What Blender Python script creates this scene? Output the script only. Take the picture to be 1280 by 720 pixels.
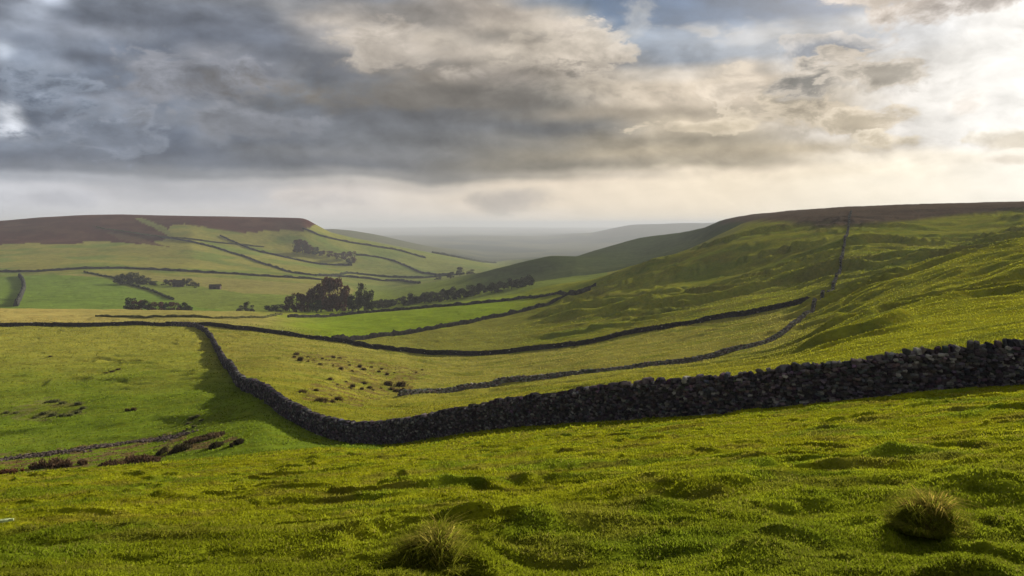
import bpy, math, random
import numpy as np
from mathutils import Vector, Matrix, Euler

random.seed(7)
RNG = np.random.default_rng(11)
for o in list(bpy.data.objects):
    bpy.data.objects.remove(o)
SC = bpy.context.scene
COL = SC.collection
R = math.radians

# ------------------------------------------------------------------ camera
F = 1004.0            # focal length in pixels of the 1280 wide photograph
HOR = 280.0           # row of the true horizon
cam = bpy.data.cameras.new('camera')
camo = bpy.data.objects.new('camera', cam)
COL.objects.link(camo)
cam.sensor_width = 36.0
cam.lens = 36.0 * F / 1280.0
cam.shift_y = -(360.0 - HOR) / 1280.0
cam.clip_start = 0.1
cam.clip_end = 120000.0
camo.location = (0, 0, 0)
camo.rotation_euler = (R(90), 0, 0)
SC.camera = camo

# ------------------------------------------------------------------ exposure
EXPO = 1.85
SC.view_settings.view_transform = 'Standard'
SC.view_settings.look = 'None'
SC.view_settings.gamma = 1
SC.view_settings.use_curve_mapping = False
SC.view_settings.exposure = EXPO
SC.render.engine = 'CYCLES'
SC.cycles.use_denoising = True
SC.cycles.max_bounces = 5
SC.cycles.diffuse_bounces = 2
SC.cycles.glossy_bounces = 1
SC.cycles.transmission_bounces = 3
SC.cycles.volume_bounces = 0
SC.cycles.transparent_max_bounces = 4

# ------------------------------------------------------------------ sun
SUN_AZ, SUN_EL = 36.0, 17.0          # degrees right of the view direction, above the horizon
sun = bpy.data.lights.new('sun', 'SUN')
suno = bpy.data.objects.new('sun', sun)
COL.objects.link(suno)
sun.energy = 5.0
sun.angle = R(0.6)
sun.color = (1.0, 0.9, 0.72)
sd = Vector((math.sin(R(SUN_AZ)) * math.cos(R(SUN_EL)), math.cos(R(SUN_AZ)) * math.cos(R(SUN_EL)), math.sin(R(SUN_EL))))
suno.rotation_euler = sd.to_track_quat('Z', 'Y').to_euler()
suno.location = (60, 80, 60)

# ------------------------------------------------------------------ sky
def s2l(c):
    c = c / 255.0
    return c / 12.92 if c <= 0.04045 else ((c + 0.055) / 1.055) ** 2.4
SKYK = 1.0 / (2 ** EXPO)
def skc(rgb, k=1.0):
    return tuple(s2l(v) * SKYK * k for v in rgb) + (1.0,)

W = bpy.data.worlds.new("World")
SC.world = W
W.use_nodes = True
nt = W.node_tree
nt.nodes.clear()
class NT:
    def __init__(s, t): s.t = t
    def n(s, kind, **kw):
        nd = s.t.nodes.new(kind)
        for k, v in kw.items(): setattr(nd, k, v)
        return nd
    def l(s, a, b): s.t.links.new(a, b)
    def put(s, sock, v):
        if isinstance(v, bpy.types.NodeSocket): s.t.links.new(v, sock)
        else: sock.default_value = v
    def m(s, op, a, b=None, c=None, clamp=False):
        nd = s.n('ShaderNodeMath', operation=op); nd.use_clamp = clamp
        s.put(nd.inputs[0], a)
        if b is not None: s.put(nd.inputs[1], b)
        if c is not None: s.put(nd.inputs[2], c)
        return nd.outputs[0]
    def vm(s, op, a, b=None):
        nd = s.n('ShaderNodeVectorMath', operation=op)
        s.put(nd.inputs[0], a)
        if b is not None: s.put(nd.inputs[1], b)
        return nd.outputs[1] if op in ('LENGTH', 'DOT_PRODUCT') else nd.outputs[0]
    def noise(s, vec, scale, detail=4, rough=0.5, dist=0.0):
        nd = s.n('ShaderNodeTexNoise')
        s.l(vec, nd.inputs['Vector'])
        nd.inputs['Scale'].default_value = scale
        nd.inputs['Detail'].default_value = detail
        nd.inputs['Roughness'].default_value = rough
        nd.inputs['Distortion'].default_value = dist
        return nd.outputs[0]
    def mr(s, v, a, b, c=0.0, d=1.0, smooth=True):
        nd = s.n('ShaderNodeMapRange', interpolation_type='SMOOTHSTEP' if smooth else 'LINEAR')
        s.put(nd.inputs[0], v)
        for i, q in enumerate((a, b, c, d)): nd.inputs[i + 1].default_value = q
        return nd.outputs[0]
    def mix(s, f, a, b, mode='MIX'):
        nd = s.n('ShaderNodeMix', data_type='RGBA', blend_type=mode)
        s.put(nd.inputs[0], f); s.put(nd.inputs[6], a); s.put(nd.inputs[7], b)
        return nd.outputs[2]
    def ramp(s, f, pts, interp='EASE'):
        nd = s.n('ShaderNodeValToRGB'); s.put(nd.inputs[0], f)
        cr = nd.color_ramp; cr.interpolation = interp
        while len(cr.elements) < len(pts): cr.elements.new(0.5)
        for e, (p, c) in zip(cr.elements, pts): e.position = p; e.color = c
        return nd.outputs[0]

g = NT(nt)
tc = g.n('ShaderNodeTexCoord')
dirv = g.vm('NORMALIZE', tc.outputs['Generated'])
sep = g.n('ShaderNodeSeparateXYZ'); g.l(dirv, sep.inputs[0])
az = g.m('ARCTAN2', sep.outputs[0], sep.outputs[1])
el = g.m('ARCSINE', sep.outputs[2])
cmb = g.n('ShaderNodeCombineXYZ'); g.l(az, cmb.inputs[0]); g.l(el, cmb.inputs[1])
azel = cmb.outputs[0]
def to_ae(px, py):
    x, y, z = (px - 640) / F, 1.0, (HOR - py) / F
    return math.atan2(x, y), math.asin(z / math.sqrt(x * x + y * y + z * z))
# stretched noise space so that cloud relief flattens towards the horizon
st = g.n('ShaderNodeVectorMath', operation='MULTIPLY'); g.l(dirv, st.inputs[0]); st.inputs[1].default_value = (1, 1, 1.9)
nv = st.outputs[0]
nA = g.n('ShaderNodeTexNoise'); g.l(nv, nA.inputs[0]); nA.inputs['Scale'].default_value = 6.0; nA.inputs['Detail'].default_value = 4; nA.inputs['Roughness'].default_value = 0.55
wv = g.vm('SUBTRACT', nA.outputs['Color'], (0.5, 0.5, 0.5))
warp = g.vm('ADD', azel, g.vm('MULTIPLY', wv, (0.10, 0.05, 0.0)))
warp2 = g.vm('ADD', azel, g.vm('MULTIPLY', wv, (0.07, 0.035, 0.0)))
# billows: rounded cells broken up by finer ones
nB = g.n('ShaderNodeTexNoise'); g.l(nv, nB.inputs[0]); nB.inputs['Scale'].default_value = 16.0; nB.inputs['Detail'].default_value = 2
nvw = g.vm('ADD', nv, g.vm('MULTIPLY', g.vm('SUBTRACT', nB.outputs['Color'], (0.5, 0.5, 0.5)), (0.05, 0.05, 0.05)))
def puff(vec, sc, det=2.0):
    vo = g.n('ShaderNodeTexVoronoi', feature='F1'); g.l(vec, vo.inputs['Vector'])
    vo.inputs['Scale'].default_value = sc; vo.inputs['Detail'].default_value = det; vo.inputs['Roughness'].default_value = 0.5; vo.inputs['Lacunarity'].default_value = 2.2
    return vo.outputs['Distance']
pf = puff(nvw, 9.0)
eN = g.noise(nv, 14.0, 6, 0.66, 0.3)
edgeN = g.m('ADD', g.m('MULTIPLY', g.m('SUBTRACT', eN, 0.5), 3.2), g.m('MULTIPLY', g.m('SUBTRACT', pf, 0.42), 0.7))
# broad tones of the cloud cover, charted on a coarse grid of bearings and elevations
CHART = []
def L(px, py, rx, ry, rgb, k=0.9, rot=0.0, soft=0.6): CHART.append((px, py, rx, ry, rgb, k, rot, soft))
def lerp_rgb(px, pts):
    for (p0, c0), (p1, c1) in zip(pts, pts[1:]):
        if px <= p1:
            t = min(max((px - p0) / (p1 - p0), 0), 1); return [c0[i] + (c1[i] - c0[i]) * t for i in range(3)]
    return list(pts[-1][1])
BASE = [(0, (128, 136, 150)), (400, (140, 138, 137)), (700, (186, 178, 166)), (950, (222, 212, 198)), (1120, (224, 220, 214)), (1250, (238, 236, 232)), (1300, (248, 246, 242)), (1500, (235, 228, 216))]
HZ = [(0, (196, 198, 204)), (350, (203, 200, 199)), (640, (232, 217, 196)), (900, (243, 228, 203)), (1100, (249, 239, 219)), (1280, (254, 249, 237)), (1500, (240, 232, 218))]
L(905, 5, 210, 56, (86, 108, 137), 1, 0, 0.3)
L(1010, 0, 120, 40, (92, 112, 138), 0.9, 0, 0.35)
L(600, -14, 120, 24, (104, 120, 142), 0.95, 0, 0.4)
L(870, 66, 150, 26, (156, 166, 180), 0.85, 0, 0.5)
L(980, 76, 90, 20, (176, 181, 188), 0.7)
L(810, 70, 60, 26, (150, 160, 174), 0.8)
L(1130, 60, 80, 30, (214, 216, 219), 0.7)
L(300, 110, 430, 150, (134, 137, 144), 0.95, 0, 0.25)
L(620, 74, 150, 70, (206, 194, 178), 0.95, 0, 0.25)
L(600, 95, 130, 30, (160, 151, 141), 0.7)
L(585, 12, 75, 20, (176, 166, 155), 0.9, 0, 0.4)
L(435, 44, 76, 34, (200, 189, 176), 0.95, 0, 0.5)
L(470, 72, 60, 10, (176, 166, 153), 0.6)
L(520, 24, 70, 12, (136, 132, 128), 0.8, 0, 0.5)
L(655, 50, 90, 13, (146, 140, 132), 0.8)
L(720, 38, 40, 18, (198, 186, 172), 0.7)
L(590, 86, 210, 12, (118, 113, 107), 0.9)
L(680, 72, 80, 10, (192, 180, 164), 0.6)
L(690, 106, 110, 9, (186, 174, 157), 0.7)
L(820, 112, 150, 18, (222, 207, 186), 0.9)
L(150, 120, 270, 80, (114, 122, 134), 0.6)
L(560, 155, 300, 52, (106, 105, 102), 0.95, 0, 0.45)
L(380, 172, 420, 40, (112, 115, 121), 0.7)
L(110, 208, 300, 34, (90, 98, 113), 0.85, 0, 0.5)
L(420, 214, 470, 22, (112, 113, 116), 0.85, 0, 0.6)
L(560, 228, 300, 12, (140, 138, 134), 0.7, 0, 0.7)
L(740, 202, 190, 22, (132, 126, 114), 0.9, 0, 0.5)
L(800, 176, 160, 13, (150, 142, 127), 0.85)
L(760, 140, 140, 9, (142, 134, 122), 0.8)
L(560, 122, 330, 10, (97, 96, 93), 0.6)
L(380, 88, 120, 16, (100, 100, 102), 0.8)
L(260, 55, 150, 22, (100, 102, 108), 0.7)
L(290, 10, 150, 10, (112, 112, 113), 0.6)
L(500, 135, 120, 22, (90, 90, 92), 0.6)
L(20, 5, 100, 14, (104, 110, 120), 0.6)
L(120, 130, 330, 120, (104, 120, 148), 0.3, 0, 0.6)
L(60, 40, 62, 11, (190, 198, 212), 0.95, 32, 0.5)
L(30, 62, 50, 14, (150, 158, 172), 0.8, 10)
L(120, 66, 70, 12, (148, 154, 166), 0.8, 6)
L(150, 92, 120, 9, (96, 102, 114), 0.7, 6)
L(2, 98, 24, 13, (206, 214, 226), 1, 0, 0.4)
L(50, 106, 46, 13, (152, 162, 178), 0.9, -12)
L(45, 130, 66, 9, (82, 93, 110), 0.95, 0, 0.5)
L(94, 118, 14, 7, (170, 176, 188), 0.9)
L(3, 172, 24, 17, (224, 229, 238), 1, 0, 0.4)
L(85, 146, 60, 11, (150, 157, 171), 0.85)
L(150, 152, 26, 14, (146, 151, 162), 0.8, -30)
L(110, 166, 60, 8, (98, 106, 120), 0.7)
L(190, 122, 26, 14, (168, 172, 183), 0.95, 0, 0.5)
L(240, 86, 66, 8, (140, 142, 149), 0.85, 6)
L(180, 102, 40, 10, (122, 127, 137), 0.7)
L(285, 100, 60, 14, (128, 130, 138), 0.7)
L(291, 110, 10, 6, (186, 188, 196), 0.8, 0, 0.6)
L(250, 126, 60, 8, (104, 107, 116), 0.6)
L(365, 90, 20, 6, (150, 150, 152), 0.8)
L(355, 21, 22, 5, (160, 158, 156), 0.8)
L(275, 174, 26, 6, (134, 139, 149), 0.8)
L(230, 160, 90, 6, (122, 128, 139), 0.7)
L(300, 146, 60, 6, (126, 129, 136), 0.7)
L(60, 190, 80, 7, (132, 141, 155), 0.8)
L(200, 196, 120, 6, (92, 99, 112), 0.6)
L(430, 190, 140, 6, (120, 121, 123), 0.6)
L(260, 220, 160, 6, (124, 128, 134), 0.5)
L(60, 236, 80, 5, (120, 128, 141), 0.5)
L(640, 182, 240, 6, (114, 113, 110), 0.5)
CHART.append('H')
L(30, 250, 70, 10, (206, 208, 214), 0.7)
L(240, 250, 130, 9, (174, 176, 182), 0.7)
L(410, 246, 60, 8, (206, 198, 192), 0.7)
L(645, 250, 46, 12, (186, 178, 168), 0.9)
L(470, 268, 220, 7, (206, 200, 196), 0.5)
L(860, 122, 150, 18, (224, 209, 188), 0.85)
L(860, 138, 170, 8, (168, 156, 138), 0.9)
L(840, 172, 110, 10, (158, 148, 130), 0.8)
L(870, 156, 80, 9, (226, 210, 184), 0.85)
L(900, 194, 190, 14, (182, 169, 146), 0.9)
L(1010, 140, 70, 22, (170, 158, 139), 0.7)
L(930, 112, 60, 20, (204, 190, 172), 0.7)
L(1040, 66, 60, 12, (160, 166, 175), 0.7)
L(1210, -2, 110, 20, (140, 132, 126), 0.95, 0, 0.4)
L(1105, -6, 60, 12, (150, 144, 138), 0.9)
L(1150, 204, 110, 7, (232, 221, 200), 0.6)
L(1000, 216, 160, 6, (234, 219, 194), 0.5)
def chart(px, py):
    c = lerp_rgb(px, BASE)
    for it in CHART:
        if it == 'H':
            h = lerp_rgb(px, HZ); h0 = np.interp(px, [0, 420, 560, 720, 860, 1000], [212, 208, 216, 204, 198, 196]); h1 = np.interp(px, [0, 420, 560, 720, 860, 1000], [246, 244, 240, 234, 224, 216]); t = min(max((py - h0) / (h1 - h0), 0), 1); t = t * t * (3 - 2 * t)
            c = [c[i] + (h[i] - c[i]) * t for i in range(3)]; continue
        x0, y0, rx, ry, rgb, k, rot, soft = it
        cr_, sr_ = math.cos(R(rot)), math.sin(R(rot)); dx_, dy_ = px - x0, y0 - py
        d = math.hypot((dx_ * cr_ + dy_ * sr_) / rx, (-dx_ * sr_ + dy_ * cr_) / ry)
        t = min(max((d - (1 - soft)) / (2 * soft), 0), 1); t = k * (1 - t * t * (3 - 2 * t))
        c = [c[i] + (rgb[i] - c[i]) * t for i in range(3)]
    return c
wsp = g.n('ShaderNodeSeparateXYZ'); g.l(warp, wsp.inputs[0])
wsp2 = g.n('ShaderNodeSeparateXYZ'); g.l(warp2, wsp2.inputs[0])
ROWS = [-60, -20, 0, 16, 32, 48, 64, 80, 96, 112, 128, 144, 160, 176, 192, 206, 220, 232, 246, 260, 270, 282]
PX0, PX1, NS = -60, 1400, 31
a_0, a_m, a_1 = to_ae(PX0, 0)[0], to_ae((PX0 + PX1) / 2, 0)[0], to_ae(PX1, 0)[0]
def ramp_row(py, lo, hi, fac):
    pts = []
    for i in range(NS + 1):
        t = i / NS; px = 640 + F * math.tan(lo + (hi - lo) * t)
        pts.append((t, skc(chart(px, py))))
    return g.ramp(fac, pts, 'CARDINAL')
fL = g.mr(wsp.outputs[0], a_0, a_m, 0, 1, False); fR = g.mr(wsp.outputs[0], a_m, a_1, 0, 1, False)
half = g.m('GREATER_THAN', wsp.outputs[0], a_m)
col = None
prev = None
for py in ROWS[::-1]:
    c = g.mix(half, ramp_row(py, a_0, a_m, fL), ramp_row(py, a_m, a_1, fR))
    e = to_ae(640, py)[1]
    if col is None: col = c
    else: col = g.mix(g.mr(wsp2.outputs[1], prev, e, 0, 1), col, c)
    prev = e
NL = [0]
def cloud(px, py, rx, ry, rim, body, k=0.95, rot=0.0, inner=0.62, bx=0, by=3, crisp=0.15, kb=0.9):
    """a cloud with a bright edge and a shaded body"""
    global col, warp2
    rx *= 1.36; ry *= 1.45; NL[0] += 1
    if NL[0] % 8 == 0:      # keeps the evaluation of the long chain in order
        nd = g.n('ShaderNodeVectorMath', operation='MULTIPLY_ADD'); g.l(col, nd.inputs[0]); nd.inputs[1].default_value = (1e-7, 1e-7, 0); g.l(warp2, nd.inputs[2]); warp2 = nd.outputs[0]
    def dist(px, py, rx, ry):
        a, e = to_ae(px, py)
        nd = g.n('ShaderNodeVectorMath', operation='MULTIPLY_ADD'); g.l(warp2, nd.inputs[0])
        nd.inputs[1].default_value = (F / rx, F / ry, 0); nd.inputs[2].default_value = (-a * F / rx, -e * F / ry, 0)
        return g.m('ADD', g.vm('LENGTH', nd.outputs[0]), edgeN)
    col = g.mix(g.mr(dist(px, py, rx, ry), 1 - crisp, 1 + crisp, k, 0.0), col, skc(rim))
    col = g.mix(g.mr(dist(px + bx, py + by, rx * inner, ry * inner), 0.4, 1.5, kb, 0.0), col, skc(body))
cloud(50, 250, 60, 9, (206, 207, 213), (182, 184, 191), 0.6, 0, 0.8, 0, 4, 0.5)
cloud(405, 250, 50, 9, (214, 206, 199), (192, 187, 184), 0.6, 0, 0.8, 0, 4, 0.5)
cloud(705, 58, 72, 40, (218, 206, 190), (184, 174, 160), 0.85, 0, 0.85, -20, 2)
cloud(600, 92, 120, 12, (150, 142, 132), (134, 127, 119), 0.9, 0, 0.8, 0, 3, 0.8)
cloud(240, 96, 84, 24, (158, 160, 168), (116, 119, 127), 0.75, 0, 0.9, 0, 6, 0.22)
cloud(130, 160, 84, 22, (164, 171, 184), (110, 118, 132), 0.75, 0, 0.9, 0, 6, 0.22)
cloud(48, 122, 56, 22, (172, 182, 198), (92, 103, 120), 0.85, 0, 0.95, 0, 5, 0.2)
cloud(300, 150, 90, 14, (142, 145, 153), (112, 115, 122), 0.7, 0, 0.9, 0, 4, 0.25)
cloud(500, 60, 70, 26, (206, 196, 184), (172, 163, 152), 0.75, 0, 0.85, 0, 6, 0.25)
cloud(560, 118, 190, 15, (120, 115, 109), (112, 108, 103), 0.9, 0, 0.8, 0, 3, 0.75)
cloud(798, 22, 20, 22, (192, 191, 188), (140, 149, 162), 0.6, 0, 0.6, 0, 3, 0.4)
cloud(882, 40, 28, 11, (208, 204, 199), (180, 181, 183), 0.6, 0, 0.6, 0, 3, 0.5)
cloud(950, 48, 70, 10, (200, 200, 200), (184, 187, 191), 0.5, 0, 0.6, 0, 3, 0.7)
cloud(925, 104, 70, 20, (232, 218, 198), (196, 184, 168), 0.8, 0, 0.5, 8, 4)
cloud(1020, 66, 60, 14, (224, 216, 206), (150, 156, 166), 0.7, 0, 0.8)
cloud(1002, 140, 66, 22, (234, 219, 196), (154, 144, 127), 0.85, 0, 0.85)
cloud(1075, 152, 50, 16, (234, 220, 198), (166, 155, 136), 0.85, 0, 0.85)
cloud(1020, 98, 52, 20, (238, 225, 208), (106, 107, 106), 0.95, 0, 0.92)
cloud(1098, 92, 54, 17, (238, 226, 210), (150, 144, 134), 0.9, 0, 0.9)
cloud(1130, 178, 46, 12, (244, 232, 210), (170, 158, 137), 0.9, 0, 0.9)
cloud(872, 158, 80, 9, (234, 219, 194), (206, 192, 168), 0.7, 0, 0.6, 6, 2)
cloud(1212, 0, 95, 14, (226, 218, 210), (138, 130, 125), 0.9, 0, 0.95, 0, -3, 0.2)
cloud(1105, -2, 46, 7, (214, 206, 200), (150, 144, 139), 0.85, 0, 0.9)
cloud(1256, 173, 28, 8, (244, 238, 226), (192, 182, 164), 0.9, 0, 0.9)
cloud(1198, 128, 16, 14, (244, 239, 232), (216, 208, 199), 0.8)
cloud(1240, 194, 22, 5, (244, 236, 222), (216, 206, 190), 0.8)
cloud(640, 250, 46, 11, (216, 204, 188), (184, 176, 166), 0.8, 0, 0.9)
# relief of the clouds, lit from the sun's side
st2 = g.n('ShaderNodeVectorMath', operation='ADD'); g.l(nvw, st2.inputs[0]); st2.inputs[1].default_value = (0.016, 0.0, 0.022)
r1 = g.m('SUBTRACT', puff(st2.outputs[0], 9.0), pf)
stn = g.n('ShaderNodeVectorMath', operation='ADD'); g.l(nv, stn.inputs[0]); stn.inputs[1].default_value = (0.012, 0.0, 0.02)
r2 = g.m('SUBTRACT', eN, g.noise(stn.outputs[0], 14.0, 6, 0.66, 0.3))
n_big = g.noise(nv, 4.0, 4, 0.5)
stq = g.n('ShaderNodeVectorMath', operation='MULTIPLY'); g.l(dirv, stq.inputs[0]); stq.inputs[1].default_value = (1, 1, 5.0)
n_str = g.noise(stq.outputs[0], 6.0, 5, 0.55)
fadeh = g.mr(el, (HOR - 245) / F, (HOR - 190) / F, 0.25, 1.0)
var = g.m('ADD', g.m('MULTIPLY', r1, 0.5), g.m('MULTIPLY', r2, 0.8))
var = g.m('ADD', var, g.m('MULTIPLY', g.m('SUBTRACT', n_big, 0.5), 0.45))
var = g.m('ADD', var, g.m('MULTIPLY', g.m('SUBTRACT', n_str, 0.5), 0.25))
mul = g.m('ADD', g.m('MULTIPLY', var, fadeh), 1.06)
col = g.mix(1.0, col, mul, 'MULTIPLY')
# glow of the veiled sun
a0, e0 = to_ae(1268, 110)
mp = g.n('ShaderNodeMapping', vector_type='TEXTURE'); g.l(azel, mp.inputs[0])
mp.inputs['Location'].default_value = (a0, e0, 0); mp.inputs['Scale'].default_value = (95 / F, 100 / F, 1)
gl = g.mr(g.vm('LENGTH', mp.outputs[0]), 0.0, 1.6, 0.22, 0.0)
col = g.mix(gl, col, skc((255, 253, 246), 1.15))
# clear sky behind the clouds
sky = g.n('ShaderNodeTexSky', sky_type='NISHITA')
sky.sun_disc = False
sky.sun_elevation = R(SUN_EL)
sky.sun_rotation = R(SUN_AZ)
sky.dust_density = 2.0
b1 = g.n('ShaderNodeBackground'); g.l(sky.outputs[0], b1.inputs[0]); b1.inputs[1].default_value = 0.05
b2 = g.n('ShaderNodeBackground'); g.l(col, b2.inputs[0]); b2.inputs[1].default_value = 1.0
dB = g.n('ShaderNodeVectorMath', operation='MULTIPLY_ADD'); g.l(warp2, dB.inputs[0])
aB, eB = to_ae(905, 5); dB.inputs[1].default_value = (F / 210, F / 55, 0); dB.inputs[2].default_value = (-aB * F / 210, -eB * F / 55, 0)
blue = g.mr(g.vm('LENGTH', dB.outputs[0]), 0.5, 1.3, 1.0, 0.0)
cover = g.m('SUBTRACT', 0.995, g.m('MULTIPLY', blue, 0.06))
ms = g.n('ShaderNodeMixShader'); g.l(cover, ms.inputs[0]); g.l(b1.outputs[0], ms.inputs[1]); g.l(b2.outputs[0], ms.inputs[2])
wo = g.n('ShaderNodeOutputWorld'); g.l(ms.outputs[0], wo.inputs[0])
W.cycles.sampling_method = 'MANUAL'
W.cycles.sample_map_resolution = 512
#SKYEND

# ------------------------------------------------------------------ noise
def _h(ix, iy, seed):
    h = (ix.astype(np.uint32) * np.uint32(374761393) + iy.astype(np.uint32) * np.uint32(668265263) + np.uint32((seed * 1274126177) & 0xffffffff))
    h = (h ^ (h >> np.uint32(13))) * np.uint32(1274126177)
    return (h ^ (h >> np.uint32(16)))
_ANG = np.arange(4096) * (2 * math.pi / 4096); _GC, _GS = np.cos(_ANG), np.sin(_ANG)
def perlin(x, y, seed=0):
    x = np.asarray(x, float); y = np.asarray(y, float)
    ix = np.floor(x).astype(np.int64); iy = np.floor(y).astype(np.int64)
    fx = x - ix; fy = y - iy
    def gr(dx, dy):
        a = _h((ix + dx) & 0xffffffff, (iy + dy) & 0xffffffff, seed) >> np.uint32(20)
        return _GC[a] * (fx - dx) + _GS[a] * (fy - dy)
    u = fx * fx * fx * (fx * (fx * 6 - 15) + 10); v = fy * fy * fy * (fy * (fy * 6 - 15) + 10)
    a, b, c, d = gr(0, 0), gr(1, 0), gr(0, 1), gr(1, 1)
    return ((a + (b - a) * u) * (1 - v) + (c + (d - c) * u) * v) * 1.5
def fbm(x, y, seed=0, oct=4, gain=0.5):
    s = 0.0; a = 1.0
    for i in range(oct):
        s = s + a * perlin(x, y, seed + i * 17); x = x * 2.03 + 5.1; y = y * 2.03 + 1.7; a *= gain
    return s
def ridge(x, y, seed=0, oct=3):
    s = 0.0; a = 1.0
    for i in range(oct):
        s = s + a * (0.5 - np.abs(perlin(x, y, seed + i * 31))); x = x * 2.1 + 3.3; y = y * 2.1; a *= 0.5
    return s
def sm(a, b, x):
    t = np.clip((np.asarray(x, float) - a) / (b - a), 0, 1)
    return t * t * (3 - 2 * t)
def pchip(xs, ys, x):
    xs = np.asarray(xs, float); ys = np.asarray(ys, float); x = np.clip(x, xs[0], xs[-1])
    h = np.diff(xs); d = np.diff(ys) / h
    m = np.zeros_like(xs)
    for i in range(1, len(xs) - 1):
        if d[i - 1] * d[i] > 0:
            w1 = 2 * h[i] + h[i - 1]; w2 = h[i] + 2 * h[i - 1]
            m[i] = (w1 + w2) / (w1 / d[i - 1] + w2 / d[i])
    m[0] = d[0]; m[-1] = d[-1]
    k = np.clip(np.searchsorted(xs, x, side='right') - 1, 0, len(xs) - 2)
    t = (x - xs[k]) / h[k]
    return ((2 * t**3 - 3 * t**2 + 1) * ys[k] + (t**3 - 2 * t**2 + t) * h[k] * m[k]
            + (-2 * t**3 + 3 * t**2) * ys[k + 1] + (t**3 - t**2) * h[k] * m[k + 1])

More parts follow.
